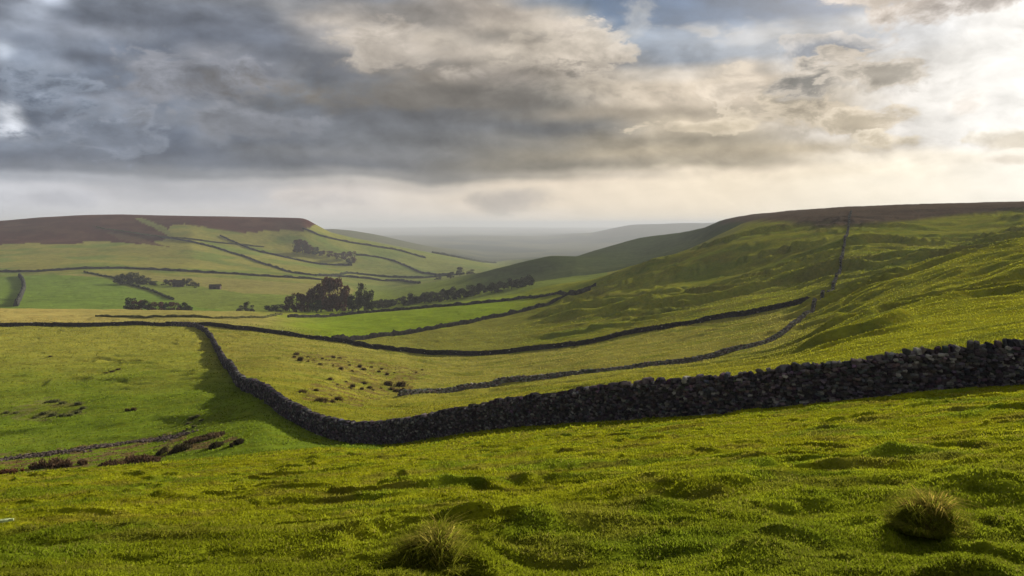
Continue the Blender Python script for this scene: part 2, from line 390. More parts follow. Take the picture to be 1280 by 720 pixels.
# ------------------------------------------------------------------ lie of the land
# survey lines across the view, near to far: (bearing column, sight row, distance in metres)
SURVEY = [
 [(-300, 2000, 1.2), (1600, 2000, 1.2)],
 [(-300, 1050, 2.6), (1600, 1050, 2.6)],
 [(-300, 726, 5), (0, 724, 5), (640, 722, 5), (1280, 718, 5), (1600, 712, 5)],
 [(-300, 680, 7.5), (0, 669, 7.5), (400, 657, 7.5), (640, 650, 7.5), (960, 637, 7.5), (1280, 623, 7.5), (1600, 612, 7.5)],
 [(-300, 640, 12), (0, 632, 12), (400, 610, 12), (640, 597, 12), (960, 575, 12), (1280, 550, 12), (1600, 530, 12)],
 [(-300, 620, 18), (0, 611, 18), (400, 582, 18), (640, 568, 18), (960, 540, 18), (1280, 507, 18), (1600, 480, 18)],
 [(-300, 610, 26), (0, 597, 28), (200, 580, 31), (330, 568, 34), (400, 561, 38), (440, 558, 44), (480, 556, 52), (560, 546, 43), (640, 533, 40), (720, 528, 35), (800, 524, 31), (880, 517, 30), (960, 510, 29), (1040, 500, 28), (1120, 493, 27), (1200, 485, 26.5), (1280, 478, 26), (1600, 450, 24)],
 [(-300, 613, 38), (0, 602, 42), (200, 585, 44), (330, 572, 44), (400, 561, 46), (440, 556, 52), (480, 550, 60), (560, 530, 60), (640, 518, 56), (800, 500, 45), (960, 490, 40), (1120, 470, 38), (1280, 452, 34), (1600, 430, 32)],
 [(-300, 585, 55), (0, 580, 58), (200, 560, 60), (330, 525, 62), (400, 518, 72), (480, 520, 78), (560, 508, 85), (640, 499, 80), (800, 478, 65), (960, 462, 58), (1120, 438, 52), (1280, 420, 48), (1600, 395, 48)],
 [(-300, 520, 95), (0, 515, 90), (200, 500, 92), (330, 480, 95), (400, 485, 100), (480, 498, 112), (560, 490, 125), (640, 479, 130), (800, 460, 130), (880, 450, 133), (960, 434, 135), (1040, 415, 115), (1120, 399, 95), (1280, 376, 90), (1600, 345, 90)],
 [(-300, 450, 170), (0, 445, 165), (200, 440, 165), (330, 440, 170), (400, 447, 170), (560, 465, 175), (640, 460, 175), (800, 437, 170), (960, 412, 165), (1040, 390, 155), (1120, 370, 140), (1280, 337, 135), (1600, 300, 135)],
 [(-300, 410, 270), (0, 408, 270), (240, 407, 270), (320, 413, 262), (440, 432, 245), (540, 445, 230), (600, 445, 225), (700, 436, 218), (800, 417, 212), (900, 400, 205), (1000, 381, 200), (1040, 369, 198), (1100, 356, 175), (1200, 326, 178), (1280, 306, 185), (1600, 262, 190)],
 [(-300, 395, 330), (0, 394, 330), (240, 395, 330), (320, 400, 330), (440, 419, 300), (540, 418, 295), (640, 405, 310), (740, 387, 295), (860, 377, 270), (1000, 362, 245), (1048, 353, 235), (1100, 353, 220), (1200, 326, 215), (1280, 306, 215), (1600, 264, 220)],
 [(-300, 387, 400), (0, 386, 400), (160, 387, 400), (240, 389, 400), (320, 390, 420), (400, 396, 430), (480, 390, 440), (560, 383, 440), (640, 376, 440), (740, 364, 390), (800, 357, 350), (900, 342, 330), (1000, 322, 310), (1060, 311, 300), (1100, 316, 290), (1200, 310, 280), (1280, 294, 280), (1600, 255, 280)],
 [(-300, 390, 470), (0, 389, 480), (240, 391, 480), (320, 390, 500), (400, 390, 500), (480, 388, 520), (560, 378, 530), (640, 366, 520), (740, 350, 440), (800, 330, 420), (900, 303, 400), (960, 288, 400), (1060, 283, 370), (1200, 278, 380), (1280, 270, 380), (1600, 250, 380)],
 [(-300, 380, 560), (0, 378, 560), (240, 381, 560), (400, 378, 600), (480, 378, 620), (560, 366, 640), (640, 352, 640), (700, 350, 580), (740, 352, 520), (800, 335, 520), (900, 300, 500), (940, 282, 480), (1000, 268, 470), (1060, 262, 450), (1280, 254, 450), (1600, 240, 460)],
 [(-300, 345, 900), (0, 341, 900), (100, 337, 900), (240, 341, 900), (400, 352, 900), (480, 365, 850), (560, 352, 800), (600, 341, 780), (640, 331, 760), (690, 319, 760), (740, 322, 760), (800, 322, 750), (860, 307, 720), (900, 288, 650), (940, 274, 600), (1000, 264, 560), (1060, 259.5, 540), (1160, 255.5, 540), (1280, 252.5, 540), (1600, 238, 540)],
 [(-300, 308, 1200), (0, 306, 1200), (100, 305, 1200), (240, 305, 1200), (340, 316, 1250), (400, 328, 1250), (480, 343, 1200), (540, 344, 1200), (600, 342, 1150), (640, 338, 1100), (700, 328, 1050), (740, 314, 1050), (800, 297, 1050), (850, 291, 1000), (880, 285, 900), (905, 274, 800), (940, 268, 720), (1000, 262.5, 700), (1060, 258.5, 700), (1160, 255, 700), (1280, 252, 700), (1600, 240, 700)],
 [(-300, 280, 1500), (0, 276, 1500), (50, 271.5, 1500), (100, 269, 1500), (150, 268, 1500), (250, 270, 1500), (340, 271.5, 1500), (381, 272.5, 1500), (396, 281, 1500), (412, 290, 1500), (440, 297, 1550), (500, 309, 1600), (560, 320, 1700), (620, 332, 1700), (700, 332, 1600), (760, 327, 1600), (850, 315, 1500), (905, 300, 1300), (1000, 290, 1200), (1280, 290, 1200), (1600, 280, 1200)],
 [(-300, 300, 2000), (0, 296, 2000), (380, 298, 2000), (440, 305, 2000), (500, 315, 2000), (560, 323, 2100), (620, 329, 2200), (640, 326, 2200), (760, 318, 2200), (900, 312, 2000), (1280, 310, 2000), (1600, 300, 2000)],
 [(-300, 300, 3000), (0, 300, 3000), (380, 290, 3000), (400, 287, 3000), (415, 286, 3000), (440, 288, 3000), (470, 293, 3000), (500, 300, 3000), (560, 313, 3000), (610, 323, 3000), (700, 320, 3000), (900, 312, 3000), (1280, 312, 3000), (1600, 312, 3000)],
 [(-300, 308, 4500), (400, 303, 4500), (500, 306, 4500), (640, 310, 4500), (800, 308, 4500), (1600, 308, 4500)],
 [(-300, 296, 7000), (400, 294, 7000), (560, 296, 7000), (680, 296, 7000), (740, 291, 7000), (765, 285, 7000), (790, 280.5, 7000), (880, 279, 7000), (905, 277, 7000), (1000, 277, 7000), (1600, 280, 7000)],
 [(-300, 293, 10000), (640, 293, 10000), (800, 290, 10000), (1600, 290, 10000)],
 [(-300, 284.5, 20000), (480, 284.5, 20000), (560, 283.5, 20000), (700, 284.5, 20000), (1600, 284, 20000)],
 [(-300, 285, 32000), (1600, 285, 32000)],
]
PXG = np.arange(-320, 1621, 4.0)
LYG = np.arange(math.log(0.6), math.log(33000), 0.01)
rows_py = np.array([np.interp(PXG, [n[0] for n in c], [n[1] for n in c]) for c in SURVEY])
rows_ly = np.array([np.interp(PXG, [n[0] for n in c], [math.log(n[2]) for n in c]) for c in SURVEY])
ker = np.exp(-0.5 * (np.arange(-12, 13) * 4 / 12.0) ** 2); ker /= ker.sum()
for i in range(len(SURVEY)):
    kk = ker
    if i >= 17:
        kk = np.exp(-0.5 * (np.arange(-4, 5) * 4 / 4.0) ** 2); kk /= kk.sum()
    pad = len(kk) // 2
    rows_py[i] = np.convolve(np.pad(rows_py[i], pad, mode='edge'), kk, 'valid')
    rows_ly[i] = np.convolve(np.pad(rows_ly[i], pad, mode='edge'), kk, 'valid')
TAB = np.zeros((len(LYG), len(PXG)))
for j in range(len(PXG)):
    ly = rows_ly[:, j].copy()
    for i in range(1, len(ly)):
        if ly[i] < ly[i - 1] + 0.02: ly[i] = ly[i - 1] + 0.02
    TAB[:, j] = pchip(ly, rows_py[:, j], LYG)
def base_py(px, Y):
    u = np.clip((np.asarray(px, float) - PXG[0]) / 4.0, 0, len(PXG) - 1.001)
    v = np.clip((np.log(np.maximum(Y, 0.61)) - LYG[0]) / 0.01, 0, len(LYG) - 1.001)
    i = u.astype(int); k = v.astype(int); fu = u - i; fv = v - k
    return ((TAB[k, i] * (1 - fu) + TAB[k, i + 1] * fu) * (1 - fv) + (TAB[k + 1, i] * (1 - fu) + TAB[k + 1, i + 1] * fu) * fv)
def terr(sx, sy, lam, stretch, seed):
    w = fbm(sx / stretch, sy / (lam * 2.5), seed, 3) * 1.1
    f = sy / lam + w; fr = f - np.floor(f)
    prof = np.where(fr < .25, sm(0, .25, fr), 1 - (fr - .25) / .75) - .5
    return prof * sm(-.15, .45, fbm(sx / (stretch * 1.3) + 4.4, sy / (lam * 1.7), seed + 7, 3))
MOUNDS = []     # x, y, rx, ry, rot, height
def height(x, Y):
    x = np.asarray(x, float); Y = np.asarray(Y, float)
    Yc = np.maximum(Y, 0.6)
    px = 640 + F * x / Yc
    z = (HOR - base_py(px, Yc)) / F * Yc
    # hummocky turf close by
    wn = sm(1.5, 5, Yc) * (1 - sm(45, 75, Yc))
    if np.any(wn > 0.001):
        ax, ay = x, Y
        wx = fbm(ax / 3.0, ay / 3.0, 91, 2) * 0.8
        fade = 1 - sm(24, 40, Yc) * 0.6
        d = fbm(ax / 4.2 + 3, ay / 2.0, 5, 2) * 0.13
        d = d + terr(ax + wx * .4 - .3 * ay, ay + .22 * ax, 1.15, 1.9, 21) * 0.12
        d = d + terr(ax + wx * .3, ay - .1 * ax, 0.42, 0.8, 27) * 0.035
        d = d + fbm(ax / 0.5, ay / 0.30, 33, 2, 0.5) * 0.022
        near_r = sm(-2, 6, x) * (1 - sm(9, 15, Yc))
        d = d + near_r * fbm(ax / 1.1 + 9, ay / 0.7, 61, 2) * 0.09
        z = z + d * wn * fade
    # middle pastures
    wm = sm(50, 90, Yc) * (1 - sm(700, 1500, Yc))
    z = z + wm * (fbm(x / 22, Y / 14, 41, 3) * 0.45 + terr(x - .1 * Y, Y + .1 * x, 9.0, 16.0, 45) * 0.35)
    # terraced, slumped hillside at the right
    wr = sm(640, 760, px) * sm(215, 260, Yc) * (1 - sm(370, 450, Yc)) + sm(960, 1040, px) * sm(38, 90, Yc) * (1 - sm(230, 260, Yc))
    up_ = sm(190, 250, Yc)
    sc_ = 0.35 + 0.65 * sm(60, 240, Yc)
    t_up = terr(x - .3 * Y, Y + .32 * x, 24.0, 80.0, 71) * 5.6 + terr(x - .3 * Y, Y + .30 * x, 9.0, 30.0, 75) * 1.7
    t_lo = terr(x + .25 * Y, Y - .2 * x, 18.0, 55.0, 72) * 3.8 + terr(x + .25 * Y, Y - .2 * x, 7.0, 26.0, 76) * 1.2
    z = z + wr * sc_ * (t_up * up_ + t_lo * (1 - up_) + fbm(x / 80, Y / 50, 77, 2) * 2.2)
    # far hills
    wf = sm(700, 1300, Yc) * (1 - sm(1400, 1500, Yc) * 0.8) * (px < 700) * 1.0
    z = z + wf * (fbm(x / 160, Y / 120, 81, 3) * 2.2)
    z = z + sm(2600, 5000, Yc) * fbm(x / 900, Y / 1500, 83, 4) * 9 * (1 - sm(15000, 25000, Yc) * 0.4)
    for mx, my, rx, ry, rot, h in MOUNDS:
        dx, dy = x - mx, Y - my
        near = (np.abs(dx) < 3.2 * max(rx, ry)) & (np.abs(dy) < 3.2 * max(rx, ry))
        if not np.any(near): continue
        c, s = math.cos(rot), math.sin(rot)
        q = ((dx * c + dy * s) / rx) ** 2 + ((-dx * s + dy * c) / ry) ** 2
        z = z + h * np.exp(-q) * (1 + .35 * perlin(x / 0.35, Y / 0.25, 66))
    return z
def hit(px, py, y0=3.0, y1=30000.0):
    Y = np.exp(np.linspace(math.log(y0), math.log(y1), 1500))
    x = (px - 640) / F * Y
    z = height(x, Y)
    q = HOR - F * z / Y
    idx = np.nonzero(q <= py)[0]
    if len(idx) == 0: k = int(np.argmin(q)); t = 0
    else: k = int(idx[0])
    if k > 0 and len(idx):
        t = (q[k - 1] - py) / max(q[k - 1] - q[k], 1e-6); t = min(max(t, 0), 1)
        Yk = Y[k - 1] + (Y[k] - Y[k - 1]) * t
    else: Yk = Y[k]
    xx = (px - 640) / F * Yk
    return float(xx), float(Yk), float(height(np.array([xx]), np.array([Yk]))[0])
mm = []
for px, py, rx, ry, rot, h in [(1115, 572, 1.1, 0.45, 0.15, 0.19), (1060, 582, 0.6, 0.3, 0, 0.08), (1235, 600, 0.7, 0.33, 0.2, 0.08), (1280, 618, 0.45, 0.32, 0, 0.06),
        (995, 676, 0.42, 0.26, 0.5, 0.13), (940, 700, 0.5, 0.26, 0.6, 0.11), (1150, 672, 0.40, 0.26, 0, 0.12), (538, 722, 0.50, 0.34, 0, 0.15),
        (1190, 716, 0.5, 0.22, 0, 0.08), (1065, 706, 0.4, 0.18, 0, 0.07), (470, 738, 0.5, 0.22, .3, 0.10),
        (500, 662, 0.45, 0.08, 0.1, -0.10), (545, 670, 0.5, 0.08, -0.2, -0.14), (610, 690, 0.55, 0.09, -0.25, -0.16), (670, 706, 0.5, 0.09, -0.2, -0.10),
        (400, 668, 0.9, 0.25, 0, 0.07), (640, 650, 0.8, 0.25, 0, 0.08), (740, 640, 0.7, 0.25, 0.1, 0.08), (840, 690, 0.5, 0.2, 0, -0.08),
        (880, 640, 0.9, 0.22, 0.1, 0.08), (180, 672, 1.4, 0.18, 0, -0.08), (60, 655, 0.9, 0.2, 0, -0.06), (700, 600, 1.2, 0.4, 0, 0.08)]:
    X, Y, Z = hit(px, py, 4, 24)
    mm.append((X, Y, rx, ry, rot, h))
MOUNDS.extend(mm)

# ------------------------------------------------------------------ mesh helpers
def new_mesh(name, verts, faces_flat, counts, mats, col=None, smooth=False, parent=None, colname='tint'):
    verts = np.asarray(verts, np.float32)
    me = bpy.data.meshes.new(name)
    me.vertices.add(len(verts)); me.vertices.foreach_set('co', verts.ravel())
    ff = np.asarray(faces_flat, np.int32).ravel(); counts = np.asarray(counts, np.int32)
    me.loops.add(len(ff)); me.loops.foreach_set('vertex_index', ff)
    me.polygons.add(len(counts))
    st_ = np.zeros(len(counts), np.int32); st_[1:] = np.cumsum(counts)[:-1]
    me.polygons.foreach_set('loop_start', st_)
    me.polygons.foreach_set('loop_total', counts)
    me.update(calc_edges=True)
    if smooth: me.polygons.foreach_set('use_smooth', np.ones(len(counts), bool))
    else: me.polygons.foreach_set('use_smooth', np.zeros(len(counts), bool))
    if col is not None:
        at = me.color_attributes.new(colname, 'FLOAT_COLOR', 'POINT')
        c4 = np.ones((len(verts), 4), np.float32); c4[:, :3] = col
        at.data.foreach_set('color', c4.ravel())
    if not isinstance(mats, (list, tuple)): mats = [mats]
    for m_ in mats: me.materials.append(m_)
    o = bpy.data.objects.new(name, me)
    COL.objects.link(o)
    if parent is not None: o.parent = parent
    return o
def tag(o, label=None, cat=None, group=None, kind=None):
    if label: o['label'] = label
    if cat: o['category'] = cat
    if group: o['group'] = group
    if kind: o['kind'] = kind
    return o
def empty(name, loc, rz=0.0):
    o = bpy.data.objects.new(name, None); COL.objects.link(o)
    o.location = loc; o.rotation_euler = (0, 0, rz); o.empty_display_size = 0.3
    return o

# ------------------------------------------------------------------ materials
def base_mat(name):
    m = bpy.data.materials.new(name); m.use_nodes = True
    m.node_tree.nodes.clear()
    return m, NT(m.node_tree)
def ground_mat():
    m, q = base_mat('turf')
    at = q.n('ShaderNodeAttribute', attribute_name='tint')
    geo = q.n('ShaderNodeNewGeometry')
    pos = geo.outputs['Position']
    n1 = q.noise(pos, 13.0, 7, 0.72); n2 = q.noise(pos, 1.1, 5, 0.6); n3 = q.noise(pos, 0.12, 5, 0.6); n4 = q.noise(pos, 0.016, 4, 0.6)
    v = q.m('ADD', q.m('MULTIPLY', n1, 0.6), q.m('MULTIPLY', n2, 0.75))
    v = q.m('ADD', v, q.m('MULTIPLY', n3, 0.6)); v = q.m('ADD', v, q.m('MULTIPLY', n4, 0.35))
    v = q.mr(v, 0.87, 1.43, 0.5, 1.45, False)
    c = q.mix(1.0, at.outputs['Color'], v, 'MULTIPLY')
    hue = q.mr(q.noise(pos, 0.5, 4, 0.6), 0.42, 0.66, 0.0, 0.5)
    tint2 = q.mix(1.0, c, (1.22, 0.98, 0.8, 1), 'MULTIPLY')
    c = q.mix(hue, c, tint2)
    b = q.n('ShaderNodeBsdfDiffuse')
    q.l(c, b.inputs['Color']); b.inputs['Roughness'].default_value = 0.3
    bp = q.n('ShaderNodeBump'); bp.inputs['Strength'].default_value = 0.55; bp.inputs['Distance'].default_value = 0.25
    q.l(q.m('ADD', q.m('MULTIPLY', n2, 0.8), q.m('MULTIPLY', n1, 0.25)), bp.inputs['Height'])
    q.l(bp.outputs[0], b.inputs['Normal'])
    o = q.n('ShaderNodeOutputMaterial'); q.l(b.outputs[0], o.inputs[0])
    return m
def tint_mat(name, rough=0.9, nscale=6.0, lo=0.6, hi=1.4, bump=0.4, bdist=0.05):
    m, q = base_mat(name)
    at = q.n('ShaderNodeAttribute', attribute_name='tint')
    geo = q.n('ShaderNodeNewGeometry')
    n1 = q.noise(geo.outputs['Position'], nscale, 6, 0.65)
    c = q.mix(1.0, at.outputs['Color'], q.mr(n1, 0.3, 0.7, lo, hi, False), 'MULTIPLY')
    b = q.n('ShaderNodeBsdfDiffuse'); q.l(c, b.inputs['Color']); b.inputs['Roughness'].default_value = 0.6
    if bump:
        bp = q.n('ShaderNodeBump'); bp.inputs['Strength'].default_value = bump; bp.inputs['Distance'].default_value = bdist
        q.l(n1, bp.inputs['Height']); q.l(bp.outputs[0], b.inputs['Normal'])
    o = q.n('ShaderNodeOutputMaterial'); q.l(b.outputs[0], o.inputs[0])
    return m
def leaf_mat(name, trans=0.45):
    m, q = base_mat(name)
    at = q.n('ShaderNodeAttribute', attribute_name='tint')
    geo = q.n('ShaderNodeNewGeometry')
    c = q.mix(1.0, at.outputs['Color'], q.mr(q.noise(geo.outputs['Position'], 0.9, 4, 0.6), 0.3, 0.7, 0.7, 1.3, False), 'MULTIPLY')
    d = q.n('ShaderNodeBsdfDiffuse'); q.l(c, d.inputs[0])
    t = q.n('ShaderNodeBsdfTranslucent'); q.l(c, t.inputs[0])
    mx = q.n('ShaderNodeMixShader'); mx.inputs[0].default_value = trans
    q.l(d.outputs[0], mx.inputs[1]); q.l(t.outputs[0], mx.inputs[2])
    o = q.n('ShaderNodeOutputMaterial'); q.l(mx.outputs[0], o.inputs[0])
    return m
M_TURF = ground_mat()
M_STONE = tint_mat('dry_stone', 0.85, 9.0, 0.5, 1.5, 0.7, 0.03)
M_FARSTONE = tint_mat('weathered_wall', 0.95, 1.2, 0.5, 1.5, 0.4, 0.1)
M_BLADE = leaf_mat('grass_blade', 0.45)
M_BUSH = leaf_mat('bush_leaf', 0.2)
M_BARK = tint_mat('bark', 0.95, 4.0)

# ------------------------------------------------------------------ ground cover colours
def inpoly(px, py, poly):
    r = np.zeros(px.shape, bool)
    n = len(poly)
    for i in range(n):
        x1, y1 = poly[i]; x2, y2 = poly[(i + 1) % n]
        if y1 == y2: continue
        c = ((y1 > py) != (y2 > py)) & (px < (x2 - x1) * (py - y1) / (y2 - y1) + x1)
        r ^= c
    return r
MOSS = np.array((.118, .132, .0060)); MOSSG = np.array((.070, .100, .007)); MOSSB = np.array((.096, .082, .015))
def cover(x, Y, z):
    """what grows where: colour of the sward, heather, rushes"""
    px = 640 + F * x / np.maximum(Y, 0.6)
    py = HOR - F * z / np.maximum(Y, 0.6)
    nn = fbm(x / np.maximum(Y, 1) * 22, np.log(np.maximum(Y, 1)) * 14, 101, 4)
    nb = fbm(x / np.maximum(Y, 1) * 8, np.log(np.maximum(Y, 1)) * 6, 105, 3)
    qx = px + nn * 7; qy = py + nn * 2.0
    c = np.zeros(x.shape + (3,))
    def setc(mask, colr): c[mask] = colr
    def blend(w, colr):
        w = np.clip(w, 0, 1)[..., None]
        c[:] = c * (1 - w) + np.asarray(colr) * w
    # foreground
    c[:] = MOSS
    blend(sm(0.05, 0.55, fbm(x / 2.6, Y / 1.5, 111, 4)) * 0.75, MOSSG)
    blend(sm(0.1, 0.5, fbm(x / 1.3 + 7, Y / 0.7, 115, 4)) * 0.55, MOSSB)
    blend((1 - sm(5, 10, Y)) * 0.45, MOSSG)
    blend((1 - sm(8, 14, Y)) * sm(700, 1000, px) * 0.35, MOSSG)
    main_y = np.interp(px, WALLM_PX[::-1], WALLM_Y[::-1])
    # left pasture
    left = (Y > 38) & (px < 480) & (Y <= 276)
    lc = np.array((.070, .100, .009)) + (np.array((.128, .130, .022)) - np.array((.070, .100, .009))) * sm(70, 190, Y + nb * 25)[..., None]
    c[left] = lc[left]
    # inside the loop of walls
    inner = (Y > main_y + 0.3) & (Y <= 285) & (px > 244) & ~((px < 480) & (Y < np.interp(px, WALLM_PX_L, WALLM_Y_L)))
    ic = np.array((.108, .110, .011)) + (np.array((.124, .120, .024)) - np.array((.108, .110, .011))) * sm(60, 160, Y)[..., None]
    c[inner] = ic[inner]
    w = inner * sm(0.0, 0.5, fbm(x / 14, Y / 7, 121, 4))
    blend(w * 0.6, (.074, .088, .010))
    scr = inpoly(px + nn * 14, py + nn * 5, [(358, 446), (372, 440), (440, 448), (500, 458), (540, 463), (530, 468), (512, 480), (510, 492), (430, 508), (390, 504), (372, 493), (405, 478), (440, 476), (440, 466), (395, 457)])
    blend(inner * scr * sm(-.25, .35, fbm(x / 2.2, Y / 2.6, 171, 3)) * .85, (.075, .058, .020))
    bnk = (Y > 40) & (Y < 112) & inpoly(px + nn * 10, py + nn * 4, [(-60, 572), (80, 560), (200, 543), (305, 541), (305, 550), (230, 566), (170, 586), (-60, 598)])
    blend(bnk * sm(-.2, .3, fbm(x / 1.6, Y / 1.8, 175, 3)) * .8, (.080, .050, .030))
    bog = (Y > 75) & (Y < 130) & inpoly(px + nn * 12, py + nn * 4, [(0, 512), (60, 498), (108, 502), (106, 516), (60, 528), (-10, 522)])
    blend(bog * sm(-.2, .4, fbm(x / 2, Y / 2.6, 177, 3)) * .6, (.085, .075, .035))
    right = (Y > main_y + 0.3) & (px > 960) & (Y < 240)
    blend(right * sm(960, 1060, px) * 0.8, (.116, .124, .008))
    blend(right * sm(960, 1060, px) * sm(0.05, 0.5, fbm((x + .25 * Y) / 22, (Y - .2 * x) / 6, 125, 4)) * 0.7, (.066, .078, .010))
    # beyond the long wall
    far = Y > 272
    farR = (Y > np.interp(px, [0, 244, 320, 440, 540, 600, 700, 800, 900, 1000, 1040, 1110, 1280], [272, 272, 264, 247, 232, 227, 220, 214, 207, 202, 200, 215, 215]))
    setc(farR, (.100, .104, .018))
    yel = farR & (px < 420) & (Y < 440)
    setc(yel, (.175, .150, .045))
    blend(yel * sm(60, 200, px + nb * 40) * 0.6, (.125, .125, .036))
    blend(yel * sm(290, 430, px + nb * 50), (.085, .105, .014))
    brt = farR & (px > 330) & (px < 760) & (Y < 520)
    blend(sm(320, 440, px + nn * 15) * (brt & inpoly(qx, qy, [(250, 391), (480, 384), (660, 365), (760, 350), (700, 375), (640, 390), (560, 408), (480, 421), (425, 424), (320, 405)])), (.088, .125, .008))
    setc(brt & inpoly(px, py, [(400, 396), (560, 385), (740, 356), (740, 350), (560, 376), (380, 390)]), (.095, .125, .012))
    olive = farR & (px > 620) & (Y < 520)
    w = olive * sm(620, 700, px)
    blend(w * 0.85, (.108, .118, .011))
    blend(w * sm(0.0, 0.45, fbm((x - .3 * Y) / 44, (Y + .3 * x) / 9, 131, 4)) * 0.4, (.072, .060, .016))
    blend(w * sm(0.05, 0.5, fbm((x - .3 * Y) / 40 + 9, (Y + .3 * x) / 11, 135, 4)) * 0.6, (.060, .082, .009))
    up = (Y > 500) & (px < 760)
    setc(up, (.075, .098, .018))
    setc(up & inpoly(qx, py, [(-400, 346), (105, 341), (180, 365), (250, 385), (340, 392), (-400, 395)]), (.066, .102, .016))
    setc((Y > 480) & (Y < 920) & inpoly(qx, py + nn * 1.0, [(60, 343), (160, 348), (240, 356), (300, 366), (440, 372), (440, 350), (400, 347), (240, 338)]), (.112, .108, .032))
    hill = (Y > 860) & (Y < 2400) & (px < 760)
    setc(hill, (.112, .112, .026))
    blend(hill * sm(-0.1, 0.5, fbm(x / 90, Y / 60, 141, 3)) * 0.8, (.062, .092, .018))
    blend(hill * sm(360, 480, px) * 0.6, (.070, .092, .026))
    moorL = (Y > 900) & (px < 430)
    edge = np.interp(px, [-300, 0, 60, 110, 160, 190, 207, 212, 240, 300, 380, 400, 430], [306, 305, 304, 302, 303, 304, 300, 281, 284, 289, 286, 280, 278])
    setc(moorL & (qy < edge + nb * 3.5), (.030, .0075, .0065))
    blend((moorL & (qy < edge + nb * 2.0)) * sm(0, .5, fbm(x / 60, Y / 40, 161, 4)), (.042, .017, .011))
    setc(moorL & (Y > 1560), (.045, .03, .018))
    ll = (Y > 1100) & inpoly(qx, py, [(135, 290), (175, 297), (215, 309), (190, 306), (150, 300)])
    setc(ll, (.045, .026, .014))
    setc((Y > 1100) & inpoly(px + nn * 4, py, [(168, 273), (212, 296), (205, 284), (178, 272)]), (.075, .085, .025))
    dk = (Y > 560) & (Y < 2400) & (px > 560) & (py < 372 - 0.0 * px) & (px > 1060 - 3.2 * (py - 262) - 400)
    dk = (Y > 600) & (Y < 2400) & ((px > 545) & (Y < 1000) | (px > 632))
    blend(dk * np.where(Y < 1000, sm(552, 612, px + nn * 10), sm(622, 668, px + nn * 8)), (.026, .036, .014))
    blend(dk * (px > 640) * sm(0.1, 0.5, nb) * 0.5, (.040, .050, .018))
    pass
    mr_ = (Y > 330) & (px > 880) & (Y < 2000)
    edge = np.interp(px, [880, 905, 940, 980, 1060, 1160, 1280, 1600], [276, 282, 284, 286, 286, 279, 266, 255])
    blend(mr_ * sm(0, 9, edge + nb * 6 - py), (.044, .032, .023))
    fr = Y > 2400
    setc(fr, (.050, .055, .030))
    blend(fr * sm(-.1, .4, fbm(x / 700, Y / 1200, 151, 4)), (.025, .032, .022))
    blend(((Y > 5500) & (Y < 8000) & (px > 740)) * 0.8, (.035, .04, .03))
    return c
WALLM = [(1480, 23.5), (1380, 24.8), (1280, 26), (1200, 26.3), (1120, 26.8), (1040, 27.8), (960, 28.8), (880, 29.8), (800, 31), (720, 35), (640, 40), (560, 44), (480, 51), (430, 56), (400, 58.5), (370, 64), (330, 77), (300, 99), (285, 126), (272, 165), (265, 205), (257, 240), (245, 260), (228, 268), (215, 269.5)]
WALLM_PX = np.array([w[0] for w in WALLM if w[0] > 440], float); WALLM_Y = np.array([w[1] for w in WALLM if w[0] > 440], float)
WALLM_PX_L = np.array([w[0] for w in WALLM][::-1], float); WALLM_Y_L = np.array([w[1] for w in WALLM][::-1], float)

# ------------------------------------------------------------------ ground sheet
pxs = np.concatenate([np.arange(-900, -40, 10.0), np.arange(-40, 1320, 1.6), np.arange(1320, 2181, 10.0)])
def seg(a, b, d): return list(np.arange(math.log(a), math.log(b), d))
lys = np.array(seg(0.7, 4, .03) + seg(4, 30, .0042) + seg(30, 70, .0055) + seg(70, 320, .006) + seg(320, 2200, .009) + seg(2200, 32000, .02) + [math.log(32000)])
Yg = np.exp(lys)
PX, YY = np.meshgrid(pxs, Yg)
XX = (PX - 640) / F * YY
ZZ = height(XX, YY)
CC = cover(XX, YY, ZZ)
# carry the sheet on behind the camera
xs0 = (pxs - 640) / F
backY = [-3.0, -12.0, -60.0, -400.0]
bx = []; by = []; bz = []
for b in backY[::-1]:
    spread = 3 + abs(b) * 1.6
    bx.append(xs0 / abs(xs0).max() * spread * 1.5); by.append(np.full(len(pxs), b)); bz.append(np.full(len(pxs), -1.75 + abs(b) * 0.05) + 0.6 * fbm(bx[-1] / 20, by[-1] / 20, 3, 2) * (abs(b) > 10))
AX = np.concatenate([np.array(bx), XX]); AY = np.concatenate([np.array(by), YY]); AZ = np.concatenate([np.array(bz), ZZ])
AC = np.concatenate([np.tile(MOSS, (len(backY), len(pxs), 1)), CC])
nr, nc = AX.shape
idx = np.arange(nr * nc).reshape(nr, nc)
faces = np.stack([idx[:-1, :-1], idx[:-1, 1:], idx[1:, 1:], idx[1:, :-1]], -1).reshape(-1, 4)
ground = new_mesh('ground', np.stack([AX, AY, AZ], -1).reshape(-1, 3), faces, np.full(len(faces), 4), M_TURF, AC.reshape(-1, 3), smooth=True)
tag(ground, kind='structure')
print('ground', nr, nc)

